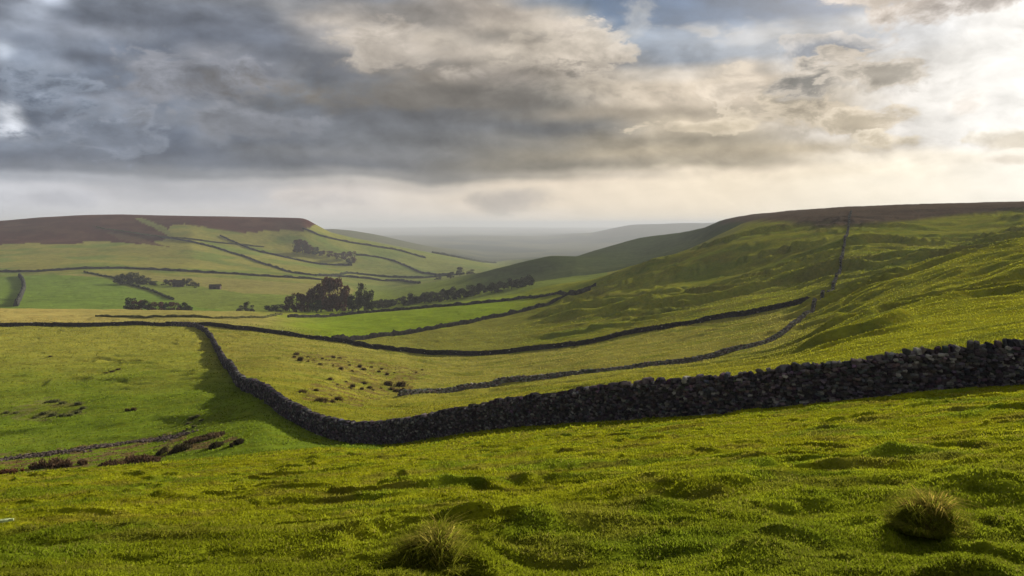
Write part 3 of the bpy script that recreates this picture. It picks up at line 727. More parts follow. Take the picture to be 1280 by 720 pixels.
# ------------------------------------------------------------------ turf blades
def blades(name, x, y, z, h, w, lean, col_, mat, parent=None, curl=0.5, dirs=None):
    n = len(x)
    a = RNG.uniform(0, 2 * np.pi, n)            # facing
    if dirs is None: dl = RNG.uniform(0, 2 * np.pi, n)
    else: dl = dirs
    lx, ly = np.cos(dl) * lean, np.sin(dl) * lean
    wx, wy = np.cos(a) * w / 2, np.sin(a) * w / 2
    v = np.zeros((n, 5, 3))
    v[:, 0] = np.stack([x - wx, y - wy, z - 0.01], -1); v[:, 1] = np.stack([x + wx, y + wy, z - 0.01], -1)
    mx, my, mz = x + lx * h * 0.35, y + ly * h * 0.35, z + h * 0.62
    v[:, 2] = np.stack([mx + wx * .75, my + wy * .75, mz], -1); v[:, 3] = np.stack([mx - wx * .75, my - wy * .75, mz], -1)
    v[:, 4] = np.stack([x + lx * h, y + ly * h, z + h * (1 - curl * lean * .5)], -1)
    b = (np.arange(n) * 5)[:, None]
    fq = b + np.array([[0, 1, 2, 3]]); ft = b + np.array([[3, 2, 4]])
    flat = np.concatenate([fq, ft], 1).ravel()
    counts = np.tile([4, 3], n)
    cc = np.repeat(col_[:, None, :], 5, 1)
    return new_mesh(name, v.reshape(-1, 3), flat, counts, mat, cc.reshape(-1, 3), parent=parent)
N = 460000
bpx = RNG.uniform(-160, 1440, N)
# spread over the near turf, denser close by
ly = RNG.uniform(0, 1, N) ** 1.15
bY = 3.8 * np.exp(ly * math.log(34 / 3.8))
bx_ = (bpx - 640) / F * bY
keep = bY < np.interp(bpx, WALLM_PX[::-1], WALLM_Y[::-1]) - 0.6
bx_, bY = bx_[keep], bY[keep]
clump = fbm(bx_ / 0.35, bY / 0.3, 201, 2)
kp = RNG.uniform(-1.6, 0.4, len(bY)) < clump
bx_, bY, clump = bx_[kp], bY[kp], clump[kp]
bz_ = height(bx_, bY)
cv = cover(bx_, bY, bz_)
cv = cv * RNG.uniform(0.85, 1.25, (len(bY), 1)) * np.array([1.08, 1.05, 1.0])
straw = RNG.uniform(0, 1, len(bY)) < 0.07
cv[straw] = cv[straw] * 0.5 + np.array((.12, .10, .035)) * 0.6
hh = (0.016 + 0.022 * RNG.uniform(0, 1, len(bY)) + 0.020 * np.clip(clump, -1, 1)) * (1 + 0.02 * bY)
ww = 0.0045 + 0.00085 * bY
turf = blades('grass', bx_, bY, bz_, np.clip(hh, .02, .2), ww, RNG.uniform(0.6, 1.7, len(bY)), cv, M_BLADE)
tag(turf, 'short mossy yellow green grass on the near slope', 'grass', kind='stuff')
tag_mid = None
N = 260000
bpx = RNG.uniform(-120, 1400, N); bY = 27 * np.exp(RNG.uniform(0, 1, N) ** 0.8 * math.log(300 / 27.0)); bx_ = (bpx - 640) / F * bY
bz_ = height(bx_, bY)
mainy = np.interp(bpx, WALLM_PX[::-1], WALLM_Y[::-1])
clump = fbm(bx_ / 1.6, bY / 1.2, 211, 2)
kp = (np.abs(bY - mainy) > .7) & (RNG.uniform(-1.0, 0.6, N) < clump)
bx_, bY, bz_, clump = bx_[kp], bY[kp], bz_[kp], clump[kp]
cv = cover(bx_, bY, bz_) * RNG.uniform(0.7, 1.35, (len(bY), 1)) * np.array([1.05, 1.03, 1.0])
tag(blades('rough_grass', bx_, bY, bz_, (.05 + .0007 * bY) * RNG.uniform(.5, 1.5, len(bY)) + .02 * clump.clip(0, 1), .03 + .0009 * bY, RNG.uniform(.3, 1.1, len(bY)), cv, M_BLADE), 'tufted grazed grass of the pastures behind the near wall', 'grass', kind='stuff')
print('blades', len(bY))

# ------------------------------------------------------------------ drystone walls
CB = np.array([(sx, sy, sz) for sx in (-1, 1) for sy in (-1, 1) for sz in (-1, 1)], float)
def stone_template():
    # box with every edge knocked off: three points at each corner
    v = []
    for sx in (-1, 1):
        for sy in (-1, 1):
            for sz in (-1, 1):
                b = 0.30
                v += [(sx, sy * (1 - b), sz * (1 - b)), (sx * (1 - b), sy, sz * (1 - b)), (sx * (1 - b), sy * (1 - b), sz)]
    v = np.array(v)
    import bmesh
    bm = bmesh.new()
    for p in v: bm.verts.new(p)
    r_ = bmesh.ops.convex_hull(bm, input=bm.verts)
    bmesh.ops.dissolve_limit(bm, angle_limit=0.02, verts=bm.verts, edges=bm.edges)
    bm.verts.index_update()
    vs = np.array([q.co[:] for q in bm.verts]); fs = [[q.index for q in f.verts] for f in bm.faces]
    bm.free()
    return vs, fs
SV, SF = stone_template()
SFflat = np.array([i for f in SF for i in f]); SFc = np.array([len(f) for f in SF])
def stones_mesh(name, P_, T_, sizes, cols, mat, parent=None, tilt=0.12, jit=0.16):
    """P_: centres (n,3); T_: along direction angle (n); sizes: half sizes (n,3)"""
    n = len(P_)
    v = np.repeat(SV[None], n, 0) * (1 + RNG.uniform(-jit, jit, (n, len(SV), 3)))
    v = v * sizes[:, None, :]
    t = RNG.normal(0, tilt, n)                   # roll in the wall's plane
    c, s = np.cos(t)[:, None], np.sin(t)[:, None]
    vx, vz = v[:, :, 0] * c - v[:, :, 2] * s, v[:, :, 0] * s + v[:, :, 2] * c
    vy = v[:, :, 1]
    a = T_ + RNG.normal(0, tilt, n); c, s = np.cos(a)[:, None], np.sin(a)[:, None]
    wx = vx * c - vy * s; wy = vx * s + vy * c
    out = np.stack([wx, wy, vz], -1) + P_[:, None, :]
    k = len(SV)
    flat = ((np.arange(n) * k)[:, None] + SFflat[None]).ravel()
    return new_mesh(name, out.reshape(-1, 3), flat, np.tile(SFc, n), mat, np.repeat(cols[:, None, :], k, 1).reshape(-1, 3), parent=parent)
def path_from(nodes, step):
    p = np.array(nodes, float)
    d = np.concatenate([[0], np.cumsum(np.hypot(np.diff(p[:, 0]), np.diff(p[:, 1])))])
    s = np.arange(0, d[-1], step); s = np.append(s, d[-1])
    # catmull-like smoothing
    x = np.interp(s, d, p[:, 0]); y = np.interp(s, d, p[:, 1])
    return s, x, y
def smooth_path(nodes, step=0.25, sig=1.2):
    s, x, y = path_from(nodes, step)
    k = int(max(1, round(3 * sig / step)))
    kr = np.exp(-0.5 * (np.arange(-k, k + 1) * step / sig) ** 2); kr /= kr.sum()
    def cv_(a):
        lo = 2 * a[0] - a[1:k + 1][::-1] if len(a) > k else np.full(k, a[0]); hi = 2 * a[-1] - a[-k - 1:-1][::-1] if len(a) > k else np.full(k, a[-1])
        return np.convolve(np.concatenate([lo, a, hi]), kr, 'valid')
    x, y = cv_(x), cv_(y)
    d = np.concatenate([[0], np.cumsum(np.hypot(np.diff(x), np.diff(y)))])
    return d, x, y
def nodes_px(lst): return [((px - 640) / F * Y, Y) for px, Y in lst]
def stone_cols(n, dark=(.022, .020, .024), light=(.075, .070, .072), lich=0.06):
    t = RNG.uniform(0, 1, (n, 1)) ** 1.8
    c = np.array(dark) * (1 - t) + np.array(light) * t
    c = c * (1 + RNG.normal(0, 0.10, (n, 3)))
    l = RNG.uniform(0, 1, n) < lich
    c[l] = np.array((.20, .19, .18)) * RNG.uniform(.6, 1.2, (l.sum(), 1))
    return np.clip(c, .008, .4)
def drystone(nodes, label, H=1.25, cope=0.22, thick=0.5, lod=None, group=None, step=0.25, sig=1.2, dark=(.022, .020, .024), light=(.075, .070, .072), lich=0.05, gaps=0.0):
    d, x, y = smooth_path(nodes, step, sig)
    z = height(x, y)
    L = d[-1]
    k = len(d) // 3
    root = empty('drystone_wall', (float(x[k]), float(y[k]), float(z[k])))
    root.location = (0, 0, 0)
    ang = np.arctan2(np.gradient(y), np.gradient(x))
    def at(s): return np.interp(s, d, x), np.interp(s, d, y), np.interp(s, d, z), np.interp(s, d, np.unwrap(ang))
    hv = lambda s: H * (1 + 0.05 * perlin(s / 6.0, s * 0 + 3.3, 7) + 0.04 * perlin(s / 1.7, s * 0 + 1.3, 9)) * (1 - gaps * np.clip(perlin(s / 9.0, s * 0 + 8.3, 12) * 2 - 0.3, 0, 1))
    # core hearting
    cs = np.arange(0, L, max(step, 0.5)); X, Y, Z, A = at(cs); nx, ny = -np.sin(A), np.cos(A)
    tt = thick / 2 * 0.72; hh_ = hv(cs) * 0.97
    prof = [(-tt, -0.35), (-tt, 1), (tt, 1), (tt, -0.35)]
    vv = np.stack([np.stack([X + nx * a, Y + ny * a, Z + (hh_ if b > 0 else b)], -1) for a, b in prof], 1)
    n = len(cs); ii = np.arange(n * 4).reshape(n, 4)
    fl = []
    for q in range(3): fl.append(np.stack([ii[:-1, q], ii[1:, q], ii[1:, q + 1], ii[:-1, q + 1]], -1))
    fl.append(np.array([[ii[0, 0], ii[0, 1], ii[0, 2], ii[0, 3]], [ii[-1, 3], ii[-1, 2], ii[-1, 1], ii[-1, 0]]]))
    fl = np.concatenate(fl)
    core = new_mesh('hearting', vv.reshape(-1, 3), fl, np.full(len(fl), 4), M_STONE, np.tile(np.array((.012, .011, .012)), (n * 4, 1)), parent=root)
    # courses
    Ps = []; As = []; Ss = []
    CP = []; CA = []; CS = []
    def size_at(s):
        yy = np.interp(s, d, y); r = np.hypot(np.interp(s, d, x), yy)
        return np.clip(r / 42.0, 1.0, 3.0 if lod is None else lod)
    pos = 0.0
    bands = []
    # stretch the wall into lengths of equal stone size
    ss = np.arange(0, L, 4.0)
    for s0 in ss:
        s1 = min(s0 + 4.0, L); q = float(size_at(s0 + 2))
        nrow = max(2, int(round(H / (0.085 * q)))); ch = 1.0 / nrow
        for row in range(nrow):
            s = s0 - RNG.uniform(0, 0.3 * q)
            while s < s1:
                ln = RNG.uniform(0.08, 0.22) * q
                Ps.append((s + ln / 2, (row + 0.5) * ch, ln, ch)); s += ln * 0.96
        s = s0
        while s < s1:
            ln = RNG.uniform(0.07, 0.20) * q
            CP.append((s + ln / 2, ln, RNG.uniform(0.35, 1.45) * cope, q)); s += ln * 1.02
    Ps = np.array(Ps)
    S, rowf, ln, ch = Ps.T
    X, Y, Z, A = at(S); hs = hv(S)
    out = []; sz = []; an = []
    for side in (-1, 1):
        if side == 1 and lod is not None and lod > 2.5: pass
        off = side * (thick / 2 - 0.08 * rowf) * RNG.uniform(0.86, 1.04, len(S))
        nx, ny = -np.sin(A), np.cos(A)
        zz = Z + hs * (rowf + RNG.normal(0, 0.012, len(S))) - 0.03
        out.append(np.stack([X + nx * off, Y + ny * off, zz], -1))
        sz.append(np.stack([ln * 0.52, np.full(len(S), 0.13) * RNG.uniform(.8, 1.3, len(S)), hs * ch * 0.54 * RNG.uniform(0.85, 1.15, len(S))], -1)); an.append(A)
    out = np.concatenate(out); sz = np.concatenate(sz); an = np.concatenate(an)
    stones_mesh('courses', out, an, sz, stone_cols(len(out), dark, light, lich), M_STONE, root, tilt=0.24, jit=0.24)
    CP = np.array(CP); S, ln, ch2, q = CP.T
    X, Y, Z, A = at(S)
    P2 = np.stack([X, Y, Z + hv(S) + ch2 * 0.42], -1)
    sz2 = np.stack([ln * 0.55, np.full(len(S), thick * 0.46) * RNG.uniform(.8, 1.1, len(S)), ch2 * 0.62], -1)
    stones_mesh('coping', P2, A, sz2, stone_cols(len(S), dark, tuple(v * .9 for v in light), lich), M_STONE, root, tilt=0.35)
    tag(root, label, 'stone wall', group, kind='thing')
    return root
drystone(nodes_px(WALLM), 'thick dark drystone wall sweeping across the near slope and curving away into the valley', H=1.28, cope=0.15, lod=2.6, dark=(.026, .023, .029), light=(.115, .102, .112), lich=0.05, sig=2.4)
WALLA = nodes_px([(-260, 270), (0, 270), (240, 270.5), (320, 262), (440, 245), (540, 231), (600, 226), (700, 218), (800, 212), (900, 205), (1000, 200), (1036, 198.5)])
drystone(WALLA, 'long dark drystone wall sagging across the whole pasture below the fields', H=1.2, cope=0.16, thick=0.6, lod=2.4, step=0.5, sig=7, dark=(.014, .012, .014), light=(.040, .036, .038), lich=0.01)
WALLB = nodes_px([(500, 115), (560, 125), (640, 130), (720, 131), (800, 131), (880, 133), (940, 138), (985, 150), (1010, 172), (1034, 197), (1046, 235), (1054, 290), (1060, 350), (1062, 400), (1064, 430)])
drystone(WALLB, 'low pale grey drystone wall that climbs the hillside to the brown skyline', H=0.72, cope=0.14, thick=0.6, lod=2.2, step=0.5, sig=9, dark=(.045, .042, .038), light=(.17, .16, .145), lich=0.08)

def far_wall(pts, y0, y1, label, H=1.6, W_=0.9, name='drystone_wall', colr=(.028, .026, .024), world=False, rough=0.25):
    if world: nodes = pts
    else: nodes = [hit(px, py, y0, y1)[:2] for px, py in pts]
    Ym = np.mean([q[1] for q in nodes])
    st_ = max(1.0, Ym / 400.0)
    d, x, y = smooth_path(nodes, st_, st_ * 4)
    z = height(x, y)
    n = len(d)
    ang = np.arctan2(np.gradient(y), np.gradient(x)); nx, ny = -np.sin(ang), np.cos(ang)
    hh_ = H * (1 + rough * 1.6 * fbm(d / (st_ * 4), d * 0, 301, 3))
    prof = [(-1, -.4, 0), (-.95, .55, 1), (-.6, .95, 1), (0, 1.08, 1), (.6, .95, 1), (.95, .55, 1), (1, -.4, 0)]
    vv = []
    for a, b, m_ in prof:
        jx = RNG.normal(0, .10, n) * W_
        vv.append(np.stack([x + nx * (a * W_ / 2 + jx), y + ny * (a * W_ / 2 + jx), z + (hh_ * b * (1 + RNG.normal(0, .08, n)) if m_ else b)], -1))
    vv = np.stack(vv, 1); k = len(prof)
    ii = np.arange(n * k).reshape(n, k); fl = []
    for q in range(k - 1): fl.append(np.stack([ii[:-1, q], ii[1:, q], ii[1:, q + 1], ii[:-1, q + 1]], -1))
    fl = np.concatenate(fl)
    flat = np.concatenate([fl.ravel(), ii[0], ii[-1][::-1]]); cnt = np.concatenate([np.full(len(fl), 4), [k, k]])
    cc = np.tile(np.array(colr), (n * k, 1)) * RNG.uniform(.6, 1.5, (n * k, 1))
    o = new_mesh(name, vv.reshape(-1, 3), flat, cnt, M_FARSTONE, cc)
    tag(o, label, 'hedge' if name == 'hedge' else 'stone wall', 'field walls across the far valley', kind='thing')
    return o
far_wall([(415, 425), (460, 423.5), (500, 419), (560, 409), (620, 397), (660, 388), (690, 379), (738, 362)], 262, 460, 'dark wall along the lower edge of the bright green field, rising towards the lumpy hillside', H=1.5)
far_wall([(360, 397), (430, 394), (480, 389.5), (560, 383), (640, 375), (700, 368), (745, 357)], 330, 520, 'thin dark wall splitting the bright green field just below the wooded valley', H=1.4)
far_wall([(120, 396), (180, 398), (260, 398), (330, 398), (352, 393)], 290, 420, 'faint low wall through the pale yellow strip of pasture', H=0.8, W_=1.2, colr=(.05, .05, .02))
far_wall([(-60, 339), (0, 340), (45, 340), (90, 337), (160, 336), (240, 340), (320, 345), (365, 347.5), (402, 350)], 700, 1150, 'straight brown wall between the green fields and the paler hillside below the moor', H=2.2, W_=1.6)
far_wall([(24, 345), (29, 352), (30, 360), (26, 370), (20, 383)], 500, 900, 'short grey wall bending down the bright green field', H=3.0, W_=2.5, colr=(.03, .03, .028))
far_wall([(105, 340), (140, 347), (162, 356), (190, 364), (217, 375)], 560, 900, 'thin line of wall running down diagonally under the small wood', H=1.6, W_=1.4, colr=(.035, .04, .02))
far_wall([(200, 297), (235, 302), (280, 313), (320, 327), (345, 335), (370, 342), (395, 345), (430, 346), (470, 350), (500, 351), (525, 355)], 900, 1450, 'long wall dropping from the heather edge across the hill to the valley floor', H=2.4, W_=1.8)
far_wall([(275, 295), (320, 314), (370, 325), (400, 331), (440, 332)], 950, 1450, 'wall slanting down the hillside to the tallest lone hill tree', H=2.4, W_=1.8)
far_wall([(378, 286), (395, 294), (425, 301), (450, 305), (475, 310), (495, 312), (532, 323)], 1150, 1700, 'highest wall following the hill shoulder below the moor edge', H=2.8, W_=2.2)
far_wall([(445, 319), (475, 322), (495, 327), (515, 336), (530, 342), (560, 344)], 1000, 1650, 'curving wall below the hill shoulder, ending in the hazy valley bottom', H=2.6, W_=2.0)
far_wall([(395, 345), (440, 342), (480, 346), (540, 347), (580, 343)], 800, 1500, 'flat hedge line along the valley floor behind the tall brown wood', H=2.6, W_=2.2, name='hedge', colr=(.022, .026, .016))
far_wall([(540, 311), (580, 320), (620, 329)], 1400, 2300, 'faint grey hedge sloping to the river plain', H=4, W_=4, name='hedge', colr=(.03, .035, .022))
far_wall([(120, 284), (170, 292), (210, 297), (240, 300), (300, 306), (330, 309)], 1050, 1450, 'short dark wall on the upper hill near the end of the heather', H=1.8, W_=1.6, colr=(.04, .04, .02))

# ------------------------------------------------------------------ trees
def leafcloud(n, lobes, size, colr, var=0.35):
    """small faces through the volume of several lobes"""
    V = np.zeros((n, 4, 3)); Cc = np.zeros((n, 4, 3))
    li = RNG.integers(0, len(lobes), n)
    L = np.array(lobes)[li]
    d = RNG.normal(0, 1, (n, 3)); d /= np.linalg.norm(d, axis=1)[:, None]
    r = RNG.uniform(0.35, 1.05, n) ** 0.6
    c = L[:, :3] + d * r[:, None] * L[:, 3:6]
    u = RNG.normal(0, 1, (n, 3)); u /= np.linalg.norm(u, axis=1)[:, None]
    w = np.cross(u, RNG.normal(0, 1, (n, 3))); w /= np.linalg.norm(w, axis=1)[:, None]
    s = size * RNG.uniform(.5, 1.3, n)[:, None]
    V[:, 0] = c - u * s; V[:, 1] = c + w * s * .5; V[:, 2] = c + u * s; V[:, 3] = c - w * s * .5
    f = np.array(colr) * (1 + RNG.uniform(-var, var, (n, 1)))
    Cc[:] = f[:, None, :]
    return V.reshape(-1, 3), np.arange(n * 4), np.full(n, 4), Cc.reshape(-1, 3)
def tube(pts, rads, k=6):
    vs = []; fs = []
    pts = [Vector(p) for p in pts]
    for i, (p, r) in enumerate(zip(pts, rads)):
        t = (pts[min(i + 1, len(pts) - 1)] - pts[max(i - 1, 0)]).normalized()
        a = t.orthogonal().normalized(); b = t.cross(a)
        for j in range(k):
            an = 2 * math.pi * j / k; vs.append(p + a * math.cos(an) * r + b * math.sin(an) * r)
    for i in range(len(pts) - 1):
        for j in range(k): fs.append((i * k + j, i * k + (j + 1) % k, (i + 1) * k + (j + 1) % k, (i + 1) * k + j))
    return vs, fs
def trunk_mesh(name, parent, colr, H=1.0):
    vs = []; fs = []
    def add(p, r):
        v, f = tube(p, r); o_ = len(vs); vs.extend(v); fs.extend([tuple(i + o_ for i in q) for q in f])
    bend = random.uniform(-.04, .04)
    add([(0, 0, -.05), (bend, 0, .2 * H), (bend * 1.6, .01, .45 * H), (bend, .02, .85 * H)], [.035, .026, .02, .005])
    for k in range(9):
        a = k * 2.4 + random.uniform(-.4, .4); z0 = random.uniform(.18, .6) * H; l = random.uniform(.18, .38)
        add([(bend * 1.3, 0, z0), (math.cos(a) * l * .5, math.sin(a) * l * .5, z0 + .12), (math.cos(a) * l, math.sin(a) * l, z0 + random.uniform(.15, .34))], [.012, .008, .003])
    flat = [i for f in fs for i in f]
    return new_mesh(name, np.array([v[:] for v in vs]), flat, [len(f) for f in fs], M_BARK, np.tile(np.array(colr), (len(vs), 1)), parent=parent)
def make_tree(kind):
    root = empty('tree', (0, 0, 0))
    if kind == 'brown': colr = (.050, .024, .020); n = 1700; sz = .042
    elif kind == 'dark': colr = (.026, .028, .016); n = 1900; sz = .045
    else: colr = (.035, .034, .024); n = 1500; sz = .042
    lobes = [(0, 0, .5, .3, .3, .36)]
    for k in range(11):
        a = random.uniform(0, 6.28); rr = random.uniform(.12, .36); z0 = random.uniform(.14, .84)
        q = random.uniform(.10, .19); lobes.append((math.cos(a) * rr * (1.1 - z0 * .5), math.sin(a) * rr * (1.1 - z0 * .5), z0, q, q, q * .95))
    v, fl, cn, cc = leafcloud(n, lobes, sz, colr)
    new_mesh('crown', v, fl, cn, M_BUSH, cc, parent=root)
    trunk_mesh('trunk', root, (.04, .032, .028))
    return root
def copy_tree(o, parent=None):
    c = o.copy(); COL.objects.link(c); c.parent = parent
    for ch in o.children: copy_tree(ch, c)
    return c
PROTO = {k: [make_tree(k) for _ in range(4)] for k in ('brown', 'dark', 'grey')}
USED = set()
ORD = ['first', 'second', 'third', 'fourth', 'fifth', 'sixth', 'seventh', 'eighth', 'ninth', 'tenth', 'eleventh', 'twelfth', 'thirteenth', 'fourteenth', 'fifteenth', 'sixteenth', 'seventeenth', 'eighteenth', 'nineteenth', 'twentieth', 'twenty-first', 'twenty-second', 'twenty-third', 'twenty-fourth', 'twenty-fifth', 'twenty-sixth', 'twenty-seventh', 'twenty-eighth', 'twenty-ninth', 'thirtieth', 'thirty-first', 'thirty-second', 'thirty-third', 'thirty-fourth']
def plant(px, Y, hpx, wpx, kind, label, group):
    x = (px - 640) / F * Y
    z = float(height(np.array([x]), np.array([Y]))[0])
    p = PROTO[kind][random.randrange(4)]
    if p.name in USED: o = copy_tree(p)
    else: o = p; USED.add(p.name)
    h = hpx * Y / F * 1.0; w = wpx * Y / F
    o.location = (x, Y, z - 0.2); o.scale = (w * 1.6, w * 1.6, h); o.rotation_euler = (0, 0, random.uniform(0, 6.28))
    return tag(o, label, 'tree', group)
def grove(lst, y0, y1, what, where, group, kinds, byrow=True):
    lst = sorted(lst)
    for i, it in enumerate(lst):
        px, py, h, w = it[:4]
        kd = it[4] if len(it) > 4 else kinds
        X, Y, Z = hit(px, py, y0, y1)
        Y = Y + random.uniform(-4, 4)
        nm = {'brown': 'brown', 'dark': 'dark', 'grey': 'pale'}[kd]
        plant(px, Y, h, w, kd, f'{nm} {what}, {ORD[i]} from the left {where}', group)
grove([(148, 354, 11, 11), (156, 355, 16, 13), (166, 355, 15, 14), (175, 356, 12, 12), (184, 356, 9, 11), (192, 356, 6, 9)], 560, 880, 'tree', 'in the small wood under the straight wall', 'trees of the small wood under the moor', 'dark')
grove([(207, 357, 8, 9), (216, 357, 9, 8, 'brown'), (233, 358, 11, 8), (240, 358, 11, 7), (246, 359, 7, 6)], 560, 880, 'tree', 'in the trees around the farmhouse', 'trees around the farmhouse', 'grey')
def grove_y(lst, Yc, jit, what, where, group, kinds):
    lst = sorted(lst)
    for i, it in enumerate(lst):
        kd = it[4] if len(it) > 4 else kinds
        px, py, h, w = it[:4]
        # stand the tree so that its visible foot is at the given row even if the ground dips
        Y = Yc + random.uniform(-jit, jit)
        x = (px - 640) / F * Y; zg = float(height(np.array([x]), np.array([Y]))[0]); pg = HOR - F * zg / Y
        nm = {'brown': 'brown', 'dark': 'dark', 'grey': 'pale'}[kd]
        plant(px, Y, h + (pg - py), w, kd, f'{nm} {what}, {ORD[i]} from the left {where}', group)
grove_y([(163, 389, 18, 13), (173, 390, 17, 16, 'brown'), (184, 390, 16, 15), (195, 390, 14, 14, 'brown'), (206, 389, 12, 13), (217, 388, 12, 12, 'brown'), (228, 388, 11, 12), (236, 388, 7, 9)], 480, 6, 'tree', 'in the copse on the edge of the yellow pasture', 'trees of the copse behind the yellow pasture', 'dark')
grove_y([(301, 388, 8, 8), (307, 388, 13, 8), (314, 388, 8, 7)], 490, 6, 'small tree', 'of three by the tall wood', 'three small trees', 'grey')
grove([(371, 316, 20, 12), (378, 316, 19, 12), (386, 318, 14, 12), (394, 319, 11, 10, 'dark'), (403, 320, 8, 8), (412, 321, 8, 8), (421, 323, 9, 8), (430, 325, 12, 9), (440, 330, 17, 10), (436, 332, 9, 8, 'dark')], 900, 1450, 'tree', 'in the wood halfway up the hill', 'trees of the strip of wood on the hillside', 'brown')
grove_y([(336, 389, 8, 12, 'dark'), (345, 389, 9, 12, 'dark'), (354, 389, 10, 12, 'grey'), (362, 388, 22, 12), (371, 388, 24, 13), (381, 389, 25, 14), (391, 388, 34, 16), (401, 388, 41, 18), (411, 386, 43, 20), (421, 384, 41, 20), (430, 384, 30, 16),
         (396, 391, 17, 15, 'dark'), (376, 391, 12, 15), (416, 389, 18, 16), (440, 384, 17, 14, 'dark'), (448, 382, 21, 14, 'grey'), (455, 376, 27, 13, 'grey'), (461, 380, 19, 13, 'dark'), (436, 388, 10, 16, 'grey')], 505, 14, 'tree', 'in the tall wood on the valley floor', 'trees of the tall wood on the valley floor', 'brown')
band = []
for i, px in enumerate(np.arange(470, 664, 6.2)):
    t = (px - 470) / 190
    band.append((float(px + random.uniform(-2, 2)), 384 - 32 * t + random.uniform(-1, 1), 9.5 - 3 * t + random.uniform(-2, 2.5), 13 - 2 * t, random.choice(['dark', 'dark', 'grey'])))
grove_y(band, 560, 12, 'tree', 'in the long dark belt following the stream', 'trees of the long belt along the stream', 'dark')
grove([(575, 345, 12, 10), (563, 348, 9, 10), (588, 343, 7, 9), (548, 350, 6, 9)], 640, 1400, 'far tree', 'behind the long belt of trees', 'trees behind the long belt', 'grey')
for k in PROTO:
    for p in PROTO[k]:
        if p.name not in USED:
            for ch in list(p.children): bpy.data.objects.remove(ch)
            bpy.data.objects.remove(p)

# ------------------------------------------------------------------ farm buildings
def bmat(name, c, sc=2.0):
    m, q = base_mat(name)
    geo = q.n('ShaderNodeNewGeometry')
    cc = q.mix(q.mr(q.noise(geo.outputs['Position'], sc, 5, .6), .35, .65), tuple(v * .7 for v in c) + (1,), tuple(v * 1.25 for v in c) + (1,))
    b = q.n('ShaderNodeBsdfDiffuse'); q.l(cc, b.inputs['Color'])
    o = q.n('ShaderNodeOutputMaterial'); q.l(b.outputs[0], o.inputs[0]); return m
M_WALL = bmat('farm_stone', (.045, .034, .030)); M_ROOF = bmat('slate', (.030, .024, .022)); M_GLASS = bmat('dark_window', (.015, .016, .02))
def poly_obj(name, v, f, mat, parent):
    return new_mesh(name, np.array(v, float), [i for q in f for i in q], [len(q) for q in f], mat, parent=parent)
def box(x0, x1, y0, y1, z0, z1):
    v = [(x0, y0, z0), (x1, y0, z0), (x1, y1, z0), (x0, y1, z0), (x0, y0, z1), (x1, y0, z1), (x1, y1, z1), (x0, y1, z1)]
    return v, [(0, 3, 2, 1), (4, 5, 6, 7), (0, 1, 5, 4), (1, 2, 6, 5), (2, 3, 7, 6), (3, 0, 4, 7)]
def farm(px, py, L, D, hw, hr, name, label, wins, chim):
    X, Y, Z = hit(px, py, 560, 880)
    r = empty(name, (X, Y, Z - .6), R(8))
    v = [(-L/2, -D/2, 0), (L/2, -D/2, 0), (L/2, D/2, 0), (-L/2, D/2, 0), (-L/2, -D/2, hw), (L/2, -D/2, hw), (L/2, D/2, hw), (-L/2, D/2, hw), (-L/2, 0, hr), (L/2, 0, hr)]
    poly_obj('wall', v, [(0, 1, 5, 4), (2, 3, 7, 6), (1, 2, 6, 9, 5), (3, 0, 4, 8, 7), (0, 3, 2, 1)], M_WALL, r)
    e = .35; zt = .18; k = (hr - hw) / (D / 2)
    ye = D/2 + e; zb = hw - e * k + .02
    v = [(-L/2-e, -ye, zb), (L/2+e, -ye, zb), (L/2+e, 0, hr+.02), (-L/2-e, 0, hr+.02), (-L/2-e, ye, zb), (L/2+e, ye, zb)]
    v2 = [(a, b, c + zt) for a, b, c in v]
    rf = poly_obj('roof', v + v2, [(0, 3, 2, 1), (3, 4, 5, 2), (6, 7, 8, 9), (9, 8, 11, 10), (0, 1, 7, 6), (4, 10, 11, 5), (0, 6, 9, 3), (3, 9, 10, 4), (1, 2, 8, 7), (2, 5, 11, 8)], M_ROOF, r)
    if chim:
        for cx in (-L/2+.6, L/2-.6):
            v, f = box(cx-.4, cx+.4, -.35, .35, hr-.5, hr+1.1); poly_obj('chimney', v, f, M_WALL, rf)
    for (wx, wz, ww_, wh) in wins:
        v, f = box(wx-ww_/2, wx+ww_/2, -D/2-.03, -D/2+.1, wz, wz+wh); poly_obj('door' if wz < .1 else 'window', v, f, M_GLASS, r)
    tag(r, label, 'building', kind='thing')
farm(223, 358, 9, 6, 4.2, 6.4, 'farmhouse', 'stone farmhouse with two chimneys half hidden among the shelter trees', [(-2.8, .9, .9, 1.2), (2.8, .9, .9, 1.2), (0, 0, 1.0, 2.0), (-2.8, 2.8, .9, 1.0), (2.8, 2.8, .9, 1.0)], True)
farm(269, 361, 9.5, 6, 3.0, 4.6, 'stone_barn', 'low dark stone barn standing alone by the farm trees', [(0, 0, 2.4, 2.6), (-3.6, 1.6, .6, .8), (3.6, 1.6, .6, .8)], False)

